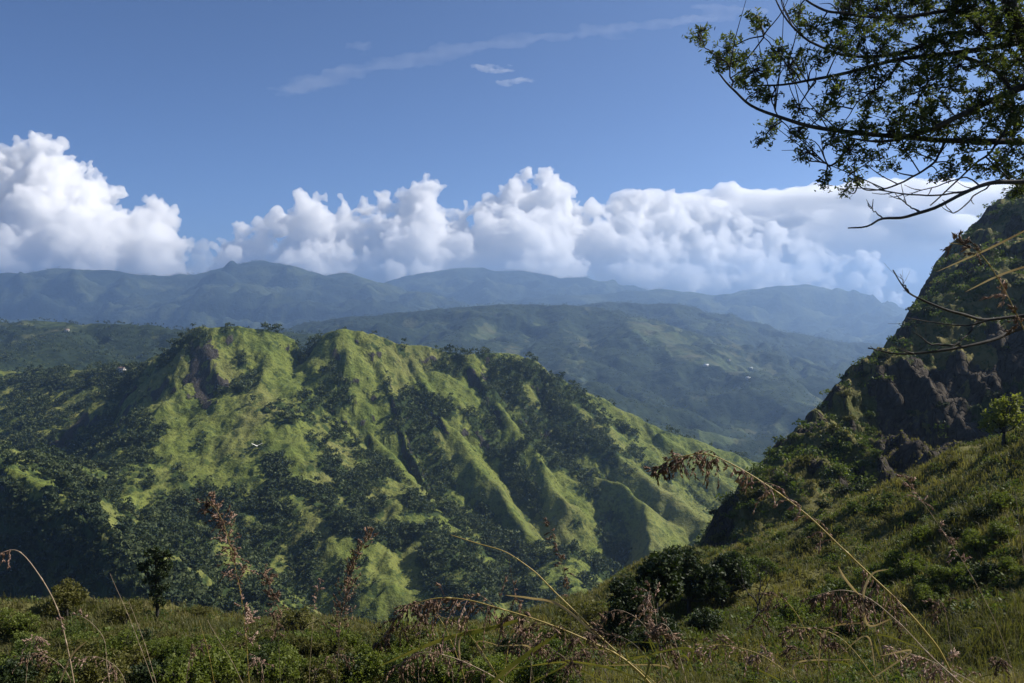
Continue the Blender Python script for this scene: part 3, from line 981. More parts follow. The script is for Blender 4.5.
class Geo:
    """collects tubes and leaf faces into one mesh"""
    def __init__(self):
        self.V, self.q, self.t, self.a, self.n = [], [], [], [], 0

    def add(self, V, quads=None, tris=None, var=0.5):
        self.V.append(V)
        if quads is not None and len(quads):
            self.q.append(quads + self.n)
        if tris is not None and len(tris):
            self.t.append(tris + self.n)
        self.a.append(np.broadcast_to(np.asarray(var, float), (len(V),)))
        self.n += len(V)

    def tube(self, pts, rad, sides=6, n=None):
        if n:
            pts = smooth_path(pts, n)
            rad = np.interp(np.linspace(0, 1, n), np.linspace(0, 1, len(np.atleast_1d(rad))), np.atleast_1d(rad))
        V, q, t = tube(pts, rad, sides)
        self.add(V, q, t)

    def mesh(self, name, mat, smooth=False):
        ps = []
        if self.q:
            ps.append(np.concatenate(self.q))
        if self.t:
            ps.append(np.concatenate(self.t))
        return mesh_of(name, np.concatenate(self.V), ps, attrs={'var': np.concatenate(self.a)}, smooth=smooth, mats=[mat])


def plant_meshes(name, lobes, stems, leaves, leaf_size, leaf, bark, seed, shell=0.55):
    """lobes: (x,y,z,rx,ry,rz) clumps of crown; returns trunk and crown mesh"""
    r = np.random.default_rng(seed)
    g = Geo()
    for pts, rad in stems:
        g.tube(pts, rad, 6, 8)
    lob = np.array(lobes, float)
    vol = lob[:, 3] * lob[:, 4] * lob[:, 5]
    cnt = np.maximum((leaves * vol ** .7 / (vol ** .7).sum()).astype(int), 8)
    L = Geo()
    for (x, y, z, a, b, c), n in zip(lob, cnt):
        # leaves gather in sprays, with gaps between the sprays
        m = max(4, n // 22)
        u = rand_unit(m, r) * (r.uniform(shell, 1.0, (m, 1)) ** .6)
        cen = np.array([x, y, z]) + u * np.array([a, b, c])
        tone = r.uniform(0, 1, m)
        k = r.integers(0, m, n)
        off = rand_unit(n, r) * r.uniform(0, 1, (n, 1)) ** .5 * (0.30 * min(a, b, c) + leaf_size)
        V, f = leaf_quads(cen[k] + off, leaf_size, r)
        va = np.clip(tone[k] * .6 + r.uniform(0, .4, n), 0, 1)
        L.add(V, f, None, np.repeat(va, 4))
        # a twig into every few sprays
        base = np.array([x, y, z - c * .8])
        for j in range(0, m, 3):
            g.tube([base * .6 + np.array([0, 0, z * .2]), (base + cen[j]) * .5 + r.normal(size=3) * .05 * a, cen[j]], [leaf_size * .22, leaf_size * .1], 4, 4)
    return g.mesh(name + '_trunk', bark, True), L.mesh(name + '_crown', leaf)


def bush_proto(seed, w, h, leaves, size, leaf):
    r = np.random.default_rng(seed)
    lobes, stems = [], []
    n = r.integers(5, 9)
    for i in range(n):
        a = r.uniform(0, 6.28)
        d = r.uniform(0.05, .34) * w
        s = r.uniform(.20, .32)
        z = h * r.uniform(.3, .72) - d / w * h * .35
        lobes.append((math.cos(a) * d, math.sin(a) * d, max(z, h * .2), s * w, s * w, s * h * r.uniform(.7, 1.0)))
        stems.append(([(0, 0, -.25 * h), (math.cos(a) * d * .4, math.sin(a) * d * .4, z * .5), (math.cos(a) * d, math.sin(a) * d, z)], [.03 * h, .012 * h]))
    return plant_meshes('bush', lobes, stems, leaves, size, leaf, M_BARK, seed)


def place_plant(kind, protos, i, loc, rz, sc, label, cat, group, stem='trunk', crown='crown'):
    root = link(kind, None, None, loc, rz, sc)
    tag(root, label, cat, group)
    tm, cm = protos[i % len(protos)]
    link(stem, tm, root)
    link(crown, cm, root)
    return root


# ------------------------------------------------------------------ woods on the ridge
zb = np.full((171, 256), 1e9)                                       # coarse depth picture of slopes, to know which trees show
for X_, Y_, Z_ in ((NX, NY, NZ), (RX, RY, RZ)):
    a, b = proj(np.stack([X_, Y_, Z_], -1).reshape(-1, 3))
    ok = (a >= 0) & (a < 1024) & (b >= 0) & (b < 684) & (Y_.ravel() > 3)
    np.minimum.at(zb, ((b[ok] / 4).astype(int), (a[ok] / 4).astype(int)), Y_.ravel()[ok])


def shows(p, tol=25):
    a, b = proj(p)
    ok = (a >= 4) & (a < 1020) & (b >= 0) & (b < 680)
    z = np.full(len(p), 0.0)
    z[ok] = zb[(b[ok] / 4).astype(int), (a[ok] / 4).astype(int)]
    return ok & (p[:, 1] < z + tol)


def tree_cloud(r, faces, h):
    """one small far tree as leaf clumps round a trunk; returns V, tris, var"""
    n = r.integers(3, 6)
    rad = h * r.uniform(.24, .36)
    cen = rand_unit(n, r) * rad * .65 * np.array([1, 1, .7]) + np.array([0, 0, h * .62])
    k = r.integers(0, n, faces)
    u = rand_unit(faces, r)
    u[:, 2] = np.abs(u[:, 2]) * r.choice([1, 1, -.6], faces)
    pts = cen[k] + u * rad * r.uniform(.45, .8, (faces, 1)) * np.array([1, 1, .85])
    V, f = leaf_quads(pts, h * .17, r, 1.2, tri=True)
    return V, f, np.repeat(np.clip(r.uniform(0, 1) ** 1.5 * .85 + r.normal(size=faces) * .16, 0, 1), 3)


def sample_ridge(n, seed):
    r = np.random.default_rng(seed)
    i = r.integers(0, len(RYS) - 1, n)
    j = r.integers(0, len(RXS) - 1, n)
    fx, fy = r.uniform(0, 1, n), r.uniform(0, 1, n)
    x = RXS[j] + fx * 1.6
    y = RYS[i] + fy * 1.6
    z = (RZ[i, j] * (1 - fx) + RZ[i, j + 1] * fx) * (1 - fy) + (RZ[i + 1, j] * (1 - fx) + RZ[i + 1, j + 1] * fx) * fy
    return np.stack([x, y, z], 1), np.where(rrock[i, j] > .35, 0, rwood_shade[i, j]), rsl[i, j], r



pts, wd, slp, r_ = sample_ridge(420000, 21)
keep = (r_.uniform(0, 1, len(pts)) < sstep(.46, .62, wd) * .36 + .0015) & (slp < 3.6)
pts, wd = pts[keep], wd[keep]
hts = (3.2 + 8.0 * r_.uniform(0, 1, len(pts)) ** 1.5 + 1.5 * (wd > .65)) * np.where(wd < .42, .5, 1.0)
vis = shows(pts + np.array([0, 0, 4.0])) | (r_.uniform(0, 1, len(pts)) < .2)
pts, hts, wd = pts[vis], hts[vis], wd[vis]
seen = shows(pts + np.array([0, 0, 5.0]), 6)
order = np.argsort(-(hts / pts[:, 1]) * seen)
NAMED = 290
named, rest = order[:NAMED], order[NAMED:]
g = Geo()
for i in rest:
    V, f, va = tree_cloud(r_, 30 if pts[i, 1] < 850 else 20, hts[i])
    g.add(V + pts[i] - np.array([0, 0, .5]), None, f, va)
tag(link('forest', g.mesh('forest', M_LEAF_FAR)), kind='stuff')
TREES = []
for k in range(10):
    g = Geo()
    rr = np.random.default_rng(500 + k)
    V, f, va = tree_cloud(rr, 120, 1.0)
    g.add(V, None, f, va)
    g.tube([(0, 0, -.08), (.01, 0, .3), (0, .02, .62)], [.028, .012], 5, 4)
    TREES.append(g.mesh('forest_tree', M_LEAF_FAR))


def ridge_zone(px, py):
    if py > 560:
        return 'low on the slope just above the foreground meadow'
    if px < 150:
        return 'on the wooded slope left of the grassy peak'
    if px < 310:
        return 'in the thickets below the sharp left peak'
    if px < 450:
        return 'in the shaded gully below the rounded second peak'
    if px < 600:
        return 'in the gullies under the middle of the green ridge'
    return 'scattered on the open right end of the green ridge'


tpx, tpy = proj(pts)
for i in named:
    o = link('forest_tree', TREES[int(r_.integers(0, 10))], None, pts[i] - np.array([0, 0, .3]), r_.uniform(0, 6.28), hts[i])
    z = ridge_zone(tpx[i], tpy[i])
    tag(o, 'small dark green tree ' + z, 'tree', 'trees ' + z)

# shrubs dotted over the grass of the ridge, and the woods on the hills behind
pts, wd, slp, r_ = sample_ridge(70000, 31)
k_ = (wd < .5) & (vn(pts[:, 0] / 30, pts[:, 1] / 30, 77) + r_.uniform(-1, 1, len(pts)) > .35)
pts = pts[k_]
pts = pts[shows(pts + np.array([0, 0, 2.0]))][:7500]
g = Geo()
for p in pts:
    V, f, va = tree_cloud(r_, 14, r_.uniform(.9, 2.0) + 1.8 * r_.uniform() ** 3)
    g.add(V + p - np.array([0, 0, .4]), None, f, va)
tag(link('scrub', g.mesh('scrub', M_LEAF_FAR)), kind='stuff')


def sample_mid(n, seed, y0, y1):
    r = np.random.default_rng(seed)
    m = np.argwhere((mwood > .55) & (MYS[:, None] > y0) & (MYS[:, None] < y1) & (np.abs(MX) < MY * .62))
    m = m[r.integers(0, len(m), n)]
    i, j = np.minimum(m[:, 0], len(MYS) - 2), np.minimum(m[:, 1], len(MXS) - 2)
    return np.stack([MXS[j] + r.uniform(0, 8, n), MYS[i] + r.uniform(0, 8, n), MZ[i, j]], 1), r


pts, r_ = sample_mid(15000, 41, 1450, 3000)
g = Geo()
for p in pts:
    V, f, va = tree_cloud(r_, 14, r_.uniform(7, 15))
    g.add(V + p - np.array([0, 0, 2.0]), None, f, va)
pts, r_ = sample_mid(12000, 43, 3000, 5900)
for p in pts:
    V, f, va = tree_cloud(r_, 9, r_.uniform(9, 19))
    g.add(V + p - np.array([0, 0, 2.0]), None, f, va)
r_ = np.random.default_rng(45)
ci, cj = np.nonzero((FD < 70) & (FY < 12500) & (np.abs(FX) < FY * .62))
sel = r_.integers(0, len(ci), 1500)
sel = sel[vn(FX[ci[sel], cj[sel]] / 300, FY[ci[sel], cj[sel]] / 300, 46) > -.1]
for a, b in zip(ci[sel], cj[sel]):
    V, f, va = tree_cloud(r_, 9, r_.uniform(14, 30))
    g.add(V + np.array([FX[a, b] + r_.uniform(0, 28), FY[a, b], FZ[a, b] - 4]), None, f, va)
tag(link('distant_forest', g.mesh('distant_forest', M_LEAF_FAR)), kind='stuff')


# ------------------------------------------------------------------ houses and the bird
def grid_hit(px, py, xs, ys, Z, d0, d1):
    p = P(px, py, 1.0)
    ds = np.arange(d0, d1, 2.0)
    q = ds[:, None] * p[None]
    j = np.clip(np.searchsorted(xs, q[:, 0]) - 1, 0, len(xs) - 1)
    i = np.clip(np.searchsorted(ys, q[:, 1]) - 1, 0, len(ys) - 1)
    b = q[:, 2] <= Z[i, j]
    k = int(np.argmax(b)) if b.any() else len(ds) - 1
    return np.array([q[k, 0], q[k, 1], Z[i[k], j[k]]])


M_WALL = plain_mat('white_wall', (0.48, 0.46, 0.43), .8, .5, .06)
M_ROOFW = plain_mat('pale_metal_roof', (0.42, 0.44, 0.46), .45, .4, .1)
M_ROOFB = plain_mat('brown_roof', (0.22, 0.15, 0.12), .8, .4, .2)
M_PANE = plain_mat('window_pane', (0.05, 0.06, 0.07), .2, 1, .1)


def box(x0, x1, y0, y1, z0, z1):
    V = np.array([(x, y, z) for z in (z0, z1) for x, y in ((x0, y0), (x1, y0), (x1, y1), (x0, y1))], float)
    return V, np.array([(3, 2, 1, 0), (4, 5, 6, 7), (0, 1, 5, 4), (1, 2, 6, 5), (2, 3, 7, 6), (3, 0, 4, 7)])


def house(loc, w, d, h, rz, roof, label):
    root = tag(link('house', None, None, loc, rz), label, 'house', 'houses in the valley')
    g = Geo()
    g.add(*box(-w / 2, w / 2, -d / 2, d / 2, -3, h))
    g.add(np.array([(-w / 2, -d / 2, h), (-w / 2, d / 2, h), (-w / 2, 0, h + d * .28), (w / 2, -d / 2, h), (w / 2, d / 2, h), (w / 2, 0, h + d * .28)]),
          None, np.array([(0, 2, 1), (3, 4, 5)]))
    link('wall', g.mesh('wall', M_WALL), root)
    g = Geo()
    for s in (-1, 1):
        e = d / 2 + .8
        zt, ze = h + d * .28 + .15, h - .8 * .56 + .15
        V = np.array([(-w / 2 - .7, 0, zt), (w / 2 + .7, 0, zt), (w / 2 + .7, s * e, ze), (-w / 2 - .7, s * e, ze)])
        V = np.vstack([V, V + np.array([0, 0, .2])])
        g.add(V, np.array([(0, 1, 2, 3), (7, 6, 5, 4), (0, 4, 5, 1), (1, 5, 6, 2), (2, 6, 7, 3), (3, 7, 4, 0)]))
    link('roof', g.mesh('roof', roof), root)
    for x in (-w * .3, w * .3):
        g = Geo()
        g.add(*box(x - .8, x + .8, -d / 2 - .05, -d / 2 + .05, 1.1, 2.5))
        link('window', g.mesh('window', M_PANE), root)
    g = Geo()
    g.add(*box(-.6, .6, -d / 2 - .06, -d / 2 + .05, 0, 2.2))
    link('door', g.mesh('door', M_ROOFB), root)


for px, py, w, src, roof, rz, lab in [
    (706, 367, 17, 'm', M_ROOFW, .3, 'biggest white speck of a house where the lit valley hillside meets its shaded side'),
    (751, 371, 12, 'm', M_ROOFW, -.4, 'tiny white house higher up the right of the lit valley hillside'),
    (748, 382, 14, 'm', M_ROOFW, .1, 'white house on the bright green spur edge above the deep valley'),
    (729, 362, 9, 'm', M_ROOFB, .6, 'very small pale house in the trees above the lit spur'),
    (363, 316, 16, 'm', M_ROOFW, .0, 'lone pale house far behind the rounded second peak'),
    (67, 333, 10, 'm', M_ROOFB, .2, 'pale house in the woods of the plateau at far left'),
    (29, 370, 11, 'r', M_ROOFW, .2, 'bright white house on the tree line at the left edge of the ridge'),
    (122, 374, 8, 'r', M_ROOFB, -.3, 'grey roofed house among trees on the saddle left of the peak'),
]:
    loc = grid_hit(px, py, MXS, MYS, MZ, 1450, 5900) if src == 'm' else grid_hit(px, py, RXS, RYS, RZ, 600, 1325)
    house(loc + np.array([0, 0, 2.0 if src == 'm' else 1.0]), w, w * .6, 3.4, rz, roof, lab)

g = Geo()
g.tube([(-.34, 0, .00), (-.2, 0, .01), (0, 0, 0), (.18, 0, .02), (.27, 0, .06), (.33, 0, .09), (.38, 0, .085), (.48, 0, .06)], [.02, .05, .075, .06, .035, .033, .022, .012], 8, 18)
g.tube([(-.28, 0, -.01), (-.45, .01, -.03), (-.58, .01, -.05)], [.022, .014, .012], 6, 6)
for s in (-1, 1):
    st = []
    for t, y, z, c, x in ((0, .03, .03, .15, .05), (.3, .19, .13, .14, .07), (.6, .36, .20, .12, .05), (.85, .50, .27, .08, -.01), (1, .58, .30, .03, -.07)):
        st.append([(x + c, s * y, z), (x, s * y, z + .018), (x - c, s * y, z), (x, s * y, z - .018)])
    V = np.array(st).reshape(-1, 3)
    qf = [(i * 4 + j, i * 4 + (j + 1) % 4, (i + 1) * 4 + (j + 1) % 4, (i + 1) * 4 + j) for i in range(4) for j in range(4)]
    qf += [(3, 2, 1, 0), (16, 17, 18, 19)]
    g.add(V, np.array(qf))
M_BIRD = plain_mat('white_feathers', (0.82, 0.80, 0.74), .8, 8, .05)
me = remesh(g.mesh('bird', M_BIRD), .012)
me.materials.clear()
me.materials.append(M_BIRD)
bird = tag(link('bird', me, None, P(257, 446, 92), R(-80)), 'white bird gliding with raised wings in front of the grassy spur', 'bird')

# ------------------------------------------------------------------ plants near the camera
BUSH_NEAR = [bush_proto(700 + k, 2.0, 1.5, 2600, .075, m) for k, m in enumerate([M_LEAF_BUSH, M_LEAF_LIME, M_LEAF_DARK, M_LEAF_LIME, M_LEAF_LIME])]
BUSH_OLIVE = [bush_proto(720 + k, 1.9, 1.5, 1800, .07, M_LEAF_OLIVE) for k in range(2)]
BUSH_FAR = [bush_proto(740 + k, 2.2, 1.4, 1100, .12, m) for k, m in enumerate([M_LEAF_BUSH, M_LEAF_DARK, M_LEAF_BUSH, M_LEAF_OLIVE, M_LEAF_BUSH])]


def plant_at(px, py, hpx, protos, i, kind, label, cat, group, ph=1.5, rz=None):
    p = hit_near(px, py)
    s = hpx / F * p[1] / ph
    return place_plant(kind, protos, i, p - np.array([0, 0, .04 * s]), rng.uniform(0, 6.28) if rz is None else rz, s, label, cat, group)


# tall single tree and round tree on the meadow's edge
r_ = np.random.default_rng(60)
lob = [(.2, 0, 1.6, .45, .4, .5), (-.15, 0, 2.3, .4, .4, .45), (.45, .1, 2.9, .5, .5, .4), (-.5, 0, 3.4, .5, .5, .35), (.25, -.1, 3.9, .6, .6, .4), (-.85, .1, 4.6, .6, .5, .35), (.85, 0, 4.5, .6, .5, .35), (0, 0, 5.0, .6, .6, .4), (-.55, 0, 5.7, .5, .5, .28), (.5, .1, 5.6, .55, .5, .3), (1.15, 0, 5.2, .35, .35, .2), (-.1, 0, 6.05, .35, .35, .2)]
st = [([(0, 0, -.5), (.05, 0, 1.5), (-.05, 0, 3.2), (0, 0, 5.2)], [.17, .04])] + [([(0, 0, z - .8), (x * .5, y * .5, z - .35), (x, y, z)], [.06, .02]) for x, y, z, *_ in lob[2:]]
TALL = [plant_meshes('tall_tree', lob, st, 3000, .13, M_LEAF_DARK, M_BARK, 61)]
plant_at(157, 621, 76, TALL, 0, 'tree', 'tall slim dark tree standing alone on the grassy edge at left', 'tree', None, 6.1, .4)
lob = [(x, y, z, .8, .7, .55) for x, y, z in ((0, 0, 2.6), (.9, .1, 2.3), (-.9, -.1, 2.2), (.45, .3, 2.9), (-.4, -.2, 2.9), (1.2, 0, 1.9), (-1.3, 0, 1.8), (.1, -.4, 2.1))]
st = [([(0, 0, -.5), (.1, 0, .8), (.0, 0, 1.6)], [.16, .09])] + [([(0, 0, 1.0), (x * .5, y * .5, z - .5), (x, y, z)], [.07, .02]) for x, y, z, *_ in lob]
ROUND = [plant_meshes('round_tree', lob, st, 4200, .12, M_LEAF_OLIVE, M_BARK, 63)]
plant_at(66, 624, 42, ROUND, 0, 'tree', 'round olive green tree against the dark valley at left', 'tree', None, 3.4, 1.0)
lob = [(0, 0, 4.2, 1.3, 1.2, 1.0), (1.5, .2, 3.6, 1.2, 1.1, .8), (-1.4, 0, 3.5, 1.2, 1.1, .8), (.6, -.3, 5.0, 1.2, 1.1, .8), (-.6, .3, 2.8, 1.1, 1.0, .7), (2.2, 0, 2.6, .9, .8, .6), (-2.1, 0, 2.4, .9, .8, .6)]
st = [([(0, 0, -.5), (.1, 0, 1.5), (.0, 0, 3.2)], [.22, .1])] + [([(0, 0, 1.6), (x * .5, y * .5, z - .8), (x, y, z)], [.10, .03]) for x, y, z, *_ in lob]
YTREE = [plant_meshes('yellow_tree', lob, st, 1900, .24, M_LEAF_YELLOW, M_BARK, 65)]
plant_at(1003, 446, 52, YTREE, 0, 'tree', 'bright yellow green tree at the foot of the dark rock face', 'tree', None, 5.8, .3)
DTREE = [plant_meshes('dark_tree', lob, st, 5200, .20, M_LEAF_DARK, M_BARK, 67 + k) for k in range(2)]
for i, (px, py, h, lab) in enumerate([
    (655, 632, 82, 'tallest dark tree of the thicket in the saddle'), (690, 622, 74, 'dark tree on the right side of the saddle thicket'),
    (630, 640, 62, 'low dark tree at the left end of the saddle thicket'), (722, 612, 58, 'dark leafy tree at the upper right end of the thicket')]):
    plant_at(px, py, h, DTREE, i, 'tree', lab, 'tree', 'thicket in the saddle', 5.8)
for i, (px, py, h, lab) in enumerate([
    (670, 645, 40, 'dark bush at the front of the saddle thicket'), (612, 648, 40, 'dark bush at the left foot of the saddle thicket'),
    (740, 590, 34, 'green bush just right of the saddle thicket'), (765, 578, 26, 'small bush uphill to the right of the thicket'),
    (645, 655, 32, 'lowest dark bush below the saddle thicket'), (700, 632, 36, 'dark bush under the right half of the thicket')]):
    plant_at(px, py, h, BUSH_NEAR, [2, 2, 0, 0, 2, 2][i], 'shrub', lab, 'shrub', 'thicket in the saddle')
for i, (px, py, h, pr, lab) in enumerate([
    (125, 622, 26, BUSH_OLIVE, 'olive bush beside the tall slim tree'), (20, 634, 30, BUSH_NEAR, 'green bush on the meadow edge at far left'),
    (402, 656, 30, BUSH_OLIVE, 'dark olive bush where the meadow drops away in the middle'), (300, 634, 34, BUSH_OLIVE, 'loose olive bush on the right end of the meadow crest'),
    (200, 620, 16, BUSH_OLIVE, 'small bush on the crest right of the tall tree'), (562, 646, 32, BUSH_OLIVE, 'brownish bush on the rise left of the dark thicket'),
    (585, 628, 36, BUSH_OLIVE, 'brownish bush against the left flank of the thicket'), (530, 664, 26, BUSH_NEAR, 'green bush in the dip behind the arching grasses')]):
    plant_at(px, py, h, pr, i, 'shrub', lab, 'shrub', 'bushes on the meadow edge')

r_ = np.random.default_rng(77)
spots = []
for _ in range(900):
    px, py = r_.uniform(0, 560), r_.uniform(644, 700)
    dens = .15 + .7 * sstep(646, 672, py)
    if r_.uniform() > dens:
        continue
    hp = r_.uniform(9, 20) + (py - 644) * .55
    if all((px - a) ** 2 / 1.6 + (py - b) ** 2 * 2.5 > (.52 * hp) ** 2 for a, b, _ in spots):
        spots.append((px, py, hp))
for i, (px, py, hp) in enumerate(spots):
    reg = 'at the bottom left corner' if px < 130 else 'under the meadow crest left of centre' if px < 330 else 'at the bottom centre behind the tall grasses'
    plant_at(px, py, hp, BUSH_NEAR if r_.uniform() < .8 else BUSH_OLIVE, int(r_.integers(0, 5)), 'shrub', 'leafy green shrub in the dense growth ' + reg, 'shrub', 'dense shrubs ' + reg)
print('foreground shrubs', len(spots))
# shrubs on the grass slope and on the rocky hill at right
n1 = 0
spots = []
for _ in range(3000):
    px, py = r_.uniform(560, 1023), r_.uniform(200, 682)
    p = hit_near(px, py)
    if p[1] > 375 or p[1] < 24 or n1 > 150:
        continue
    rocky = p[1] > 128
    if in_poly(np.array([px]), np.array([py]), [(872, 372), (930, 345), (1024, 330), (1024, 430), (880, 500)])[0] and r_.uniform() < .93:
        continue
    if not rocky and vn(p[0] / 9, p[1] / 9, 99) < .05:
        continue
    h = r_.uniform(.9, 2.4) if rocky else r_.uniform(.45, 1.2)
    if all((px - a) ** 2 + (py - b) ** 2 > 13 ** 2 for a, b in spots):
        spots.append((px, py))
        n1 += 1
        reg = 'clinging to the rocky hill at right' if rocky else 'on the grassy slope at lower right'
        place_plant('shrub', BUSH_FAR if rocky or p[1] > 60 else BUSH_NEAR, int(r_.integers(0, 5)), p - np.array([0, 0, .12 * h]), r_.uniform(0, 6.28), h / 1.4,
                    'low bushy green shrub ' + reg, 'shrub', 'shrubs ' + reg)
print('right shrubs', n1)

# grass and low scrub as ground cover
def ground_tufts(n, seed):
    r = np.random.default_rng(seed)
    d = np.exp(r.uniform(math.log(21), math.log(165), n))
    x = (r.uniform(-.85, .95, n)) * d
    z = near_h(x, d)
    p = np.stack([x, d, z], 1)
    a, b = proj(p)
    ok = (x > -108)
    ok &= shows(p + np.array([0, 0, .4]), 4.0) | (r.uniform(0, 1, n) < np.where((a < 4) | (a > 1020), .6, .06))
    return p[ok], r


pts, r_ = ground_tufts(160000, 88)
print('tufts', len(pts))
B = 7
n = len(pts)
patch = fbm(pts[:, 0] / 5, pts[:, 1] / 5, 3, 401)
hh = np.clip(.42 + .22 * patch + r_.uniform(-.1, .2, n), .15, .95)
rep = np.repeat(np.arange(n), B)
base = pts[rep] + np.concatenate([r_.normal(size=(n * B, 2)) * .16, np.full((n * B, 1), -.05)], 1)
ang = r_.uniform(0, 6.28, n * B)
ln = hh[rep] * r_.uniform(.6, 1.25, n * B)
lean = np.stack([np.cos(ang), np.sin(ang)], 1) * r_.uniform(.1, .75, (n * B, 1)) + np.array([-.12, -.06])
w = np.maximum(.006, pts[rep, 1] * .00034) * r_.uniform(.7, 1.4, n * B)
an2 = r_.uniform(0, 6.28, n * B)
side = np.stack([np.cos(an2), np.sin(an2), an2 * 0], 1) * w[:, None]
mid = base + np.concatenate([lean * ln[:, None] * .35, (ln * .62)[:, None]], 1)
tip = base + np.concatenate([lean * ln[:, None], (ln * (.95 - .35 * np.linalg.norm(lean, axis=1)))[:, None]], 1)
V = np.stack([base - side, base + side, mid + side * .8, mid - side * .8, tip], 1).reshape(-1, 3)
o5 = np.arange(n * B)[:, None] * 5
va = np.clip(.35 + .35 * fbm(pts[:, 0] / 9, pts[:, 1] / 6, 3, 411)[rep] + r_.uniform(-.25, .3, n * B), 0, 1)
me = mesh_of('grass', V, [o5 + np.array([0, 1, 2, 3]), o5 + np.array([3, 2, 4])], attrs={'var': np.repeat(va, 5)}, mats=[M_GRASS])
tag(link('grass', me), kind='stuff')


r_ = np.random.default_rng(97)
n = 19000
d = np.where(np.arange(n) < 16000, np.exp(r_.uniform(math.log(26), math.log(370), n)), r_.uniform(125, 370, n))
x = np.where(np.arange(n) < 16000, r_.uniform(-.62, .62, n), r_.uniform(.12, .62, n)) * d
pts = np.stack([x, d, near_h(x, d)], 1)
_, _, hl_, px_, py_ = near_parts(x, d)
ok = shows(pts + np.array([0, 0, .5]), 5.0) & (x > -100)
ok &= (vn(x / 6, d / 6, 55) + .35 * r_.normal(size=n) > .12 - .22 * hl_)
ok &= ~(in_poly(px_, py_, [(872, 372), (930, 345), (1024, 330), (1024, 430), (880, 500)]) & (r_.uniform(0, 1, n) < .9))
pts, hl_ = pts[ok], hl_[ok]
print('ground scrub', len(pts))
g = Geo()
for p, h_ in zip(pts, hl_):
    hs = r_.uniform(.25, .6) * (1 + 1.0 * h_) * (1 + p[1] / 220)
    m = 64 if p[1] < 115 else 56
    lz = .17 if p[1] < 115 else .19
    u = rand_unit(m, r_)
    u[:, 2] = np.abs(u[:, 2])
    V, f = leaf_quads(p + u * hs * np.array([1.0, 1.0, .8]) * r_.uniform(.4, 1, (m, 1)), hs * lz, r_, 1.6)
    g.add(V, f, None, np.repeat(np.clip(r_.uniform(.1, .9) + r_.normal(size=m) * .15, 0, 1), 4))
tag(link('ground_scrub', g.mesh('ground_scrub', M_LEAF_BUSH)), kind='stuff')


# ------------------------------------------------------------------ tall grasses in front
def spikelets(g, c, dirs, r, length, var):
    """slender pointed husks: c centres, dirs unit directions"""
    n = len(c)
    b = np.cross(dirs, rand_unit(n, r))
    b /= np.linalg.norm(b, axis=1)[:, None] + 1e-9
    e = np.cross(dirs, b)
    s = length * r.uniform(.7, 1.3, (n, 1))
    w = s * .15
    V = np.stack([c, c + dirs * s * .45 + b * w, c + dirs * s * .45 + e * w, c + dirs * s * .45 - b * w, c + dirs * s * .45 - e * w, c + dirs * s], 1)
    f = np.array([(0, 2, 1), (0, 3, 2), (0, 4, 3), (0, 1, 4), (5, 1, 2), (5, 2, 3), (5, 3, 4), (5, 4, 1)])
    F_ = (np.arange(n)[:, None, None] * 6 + f[None]).reshape(-1, 3)
    g.add(V.reshape(-1, 3), None, F_, np.repeat(np.clip(var + r.normal(size=n) * .22, 0, 1), 6))


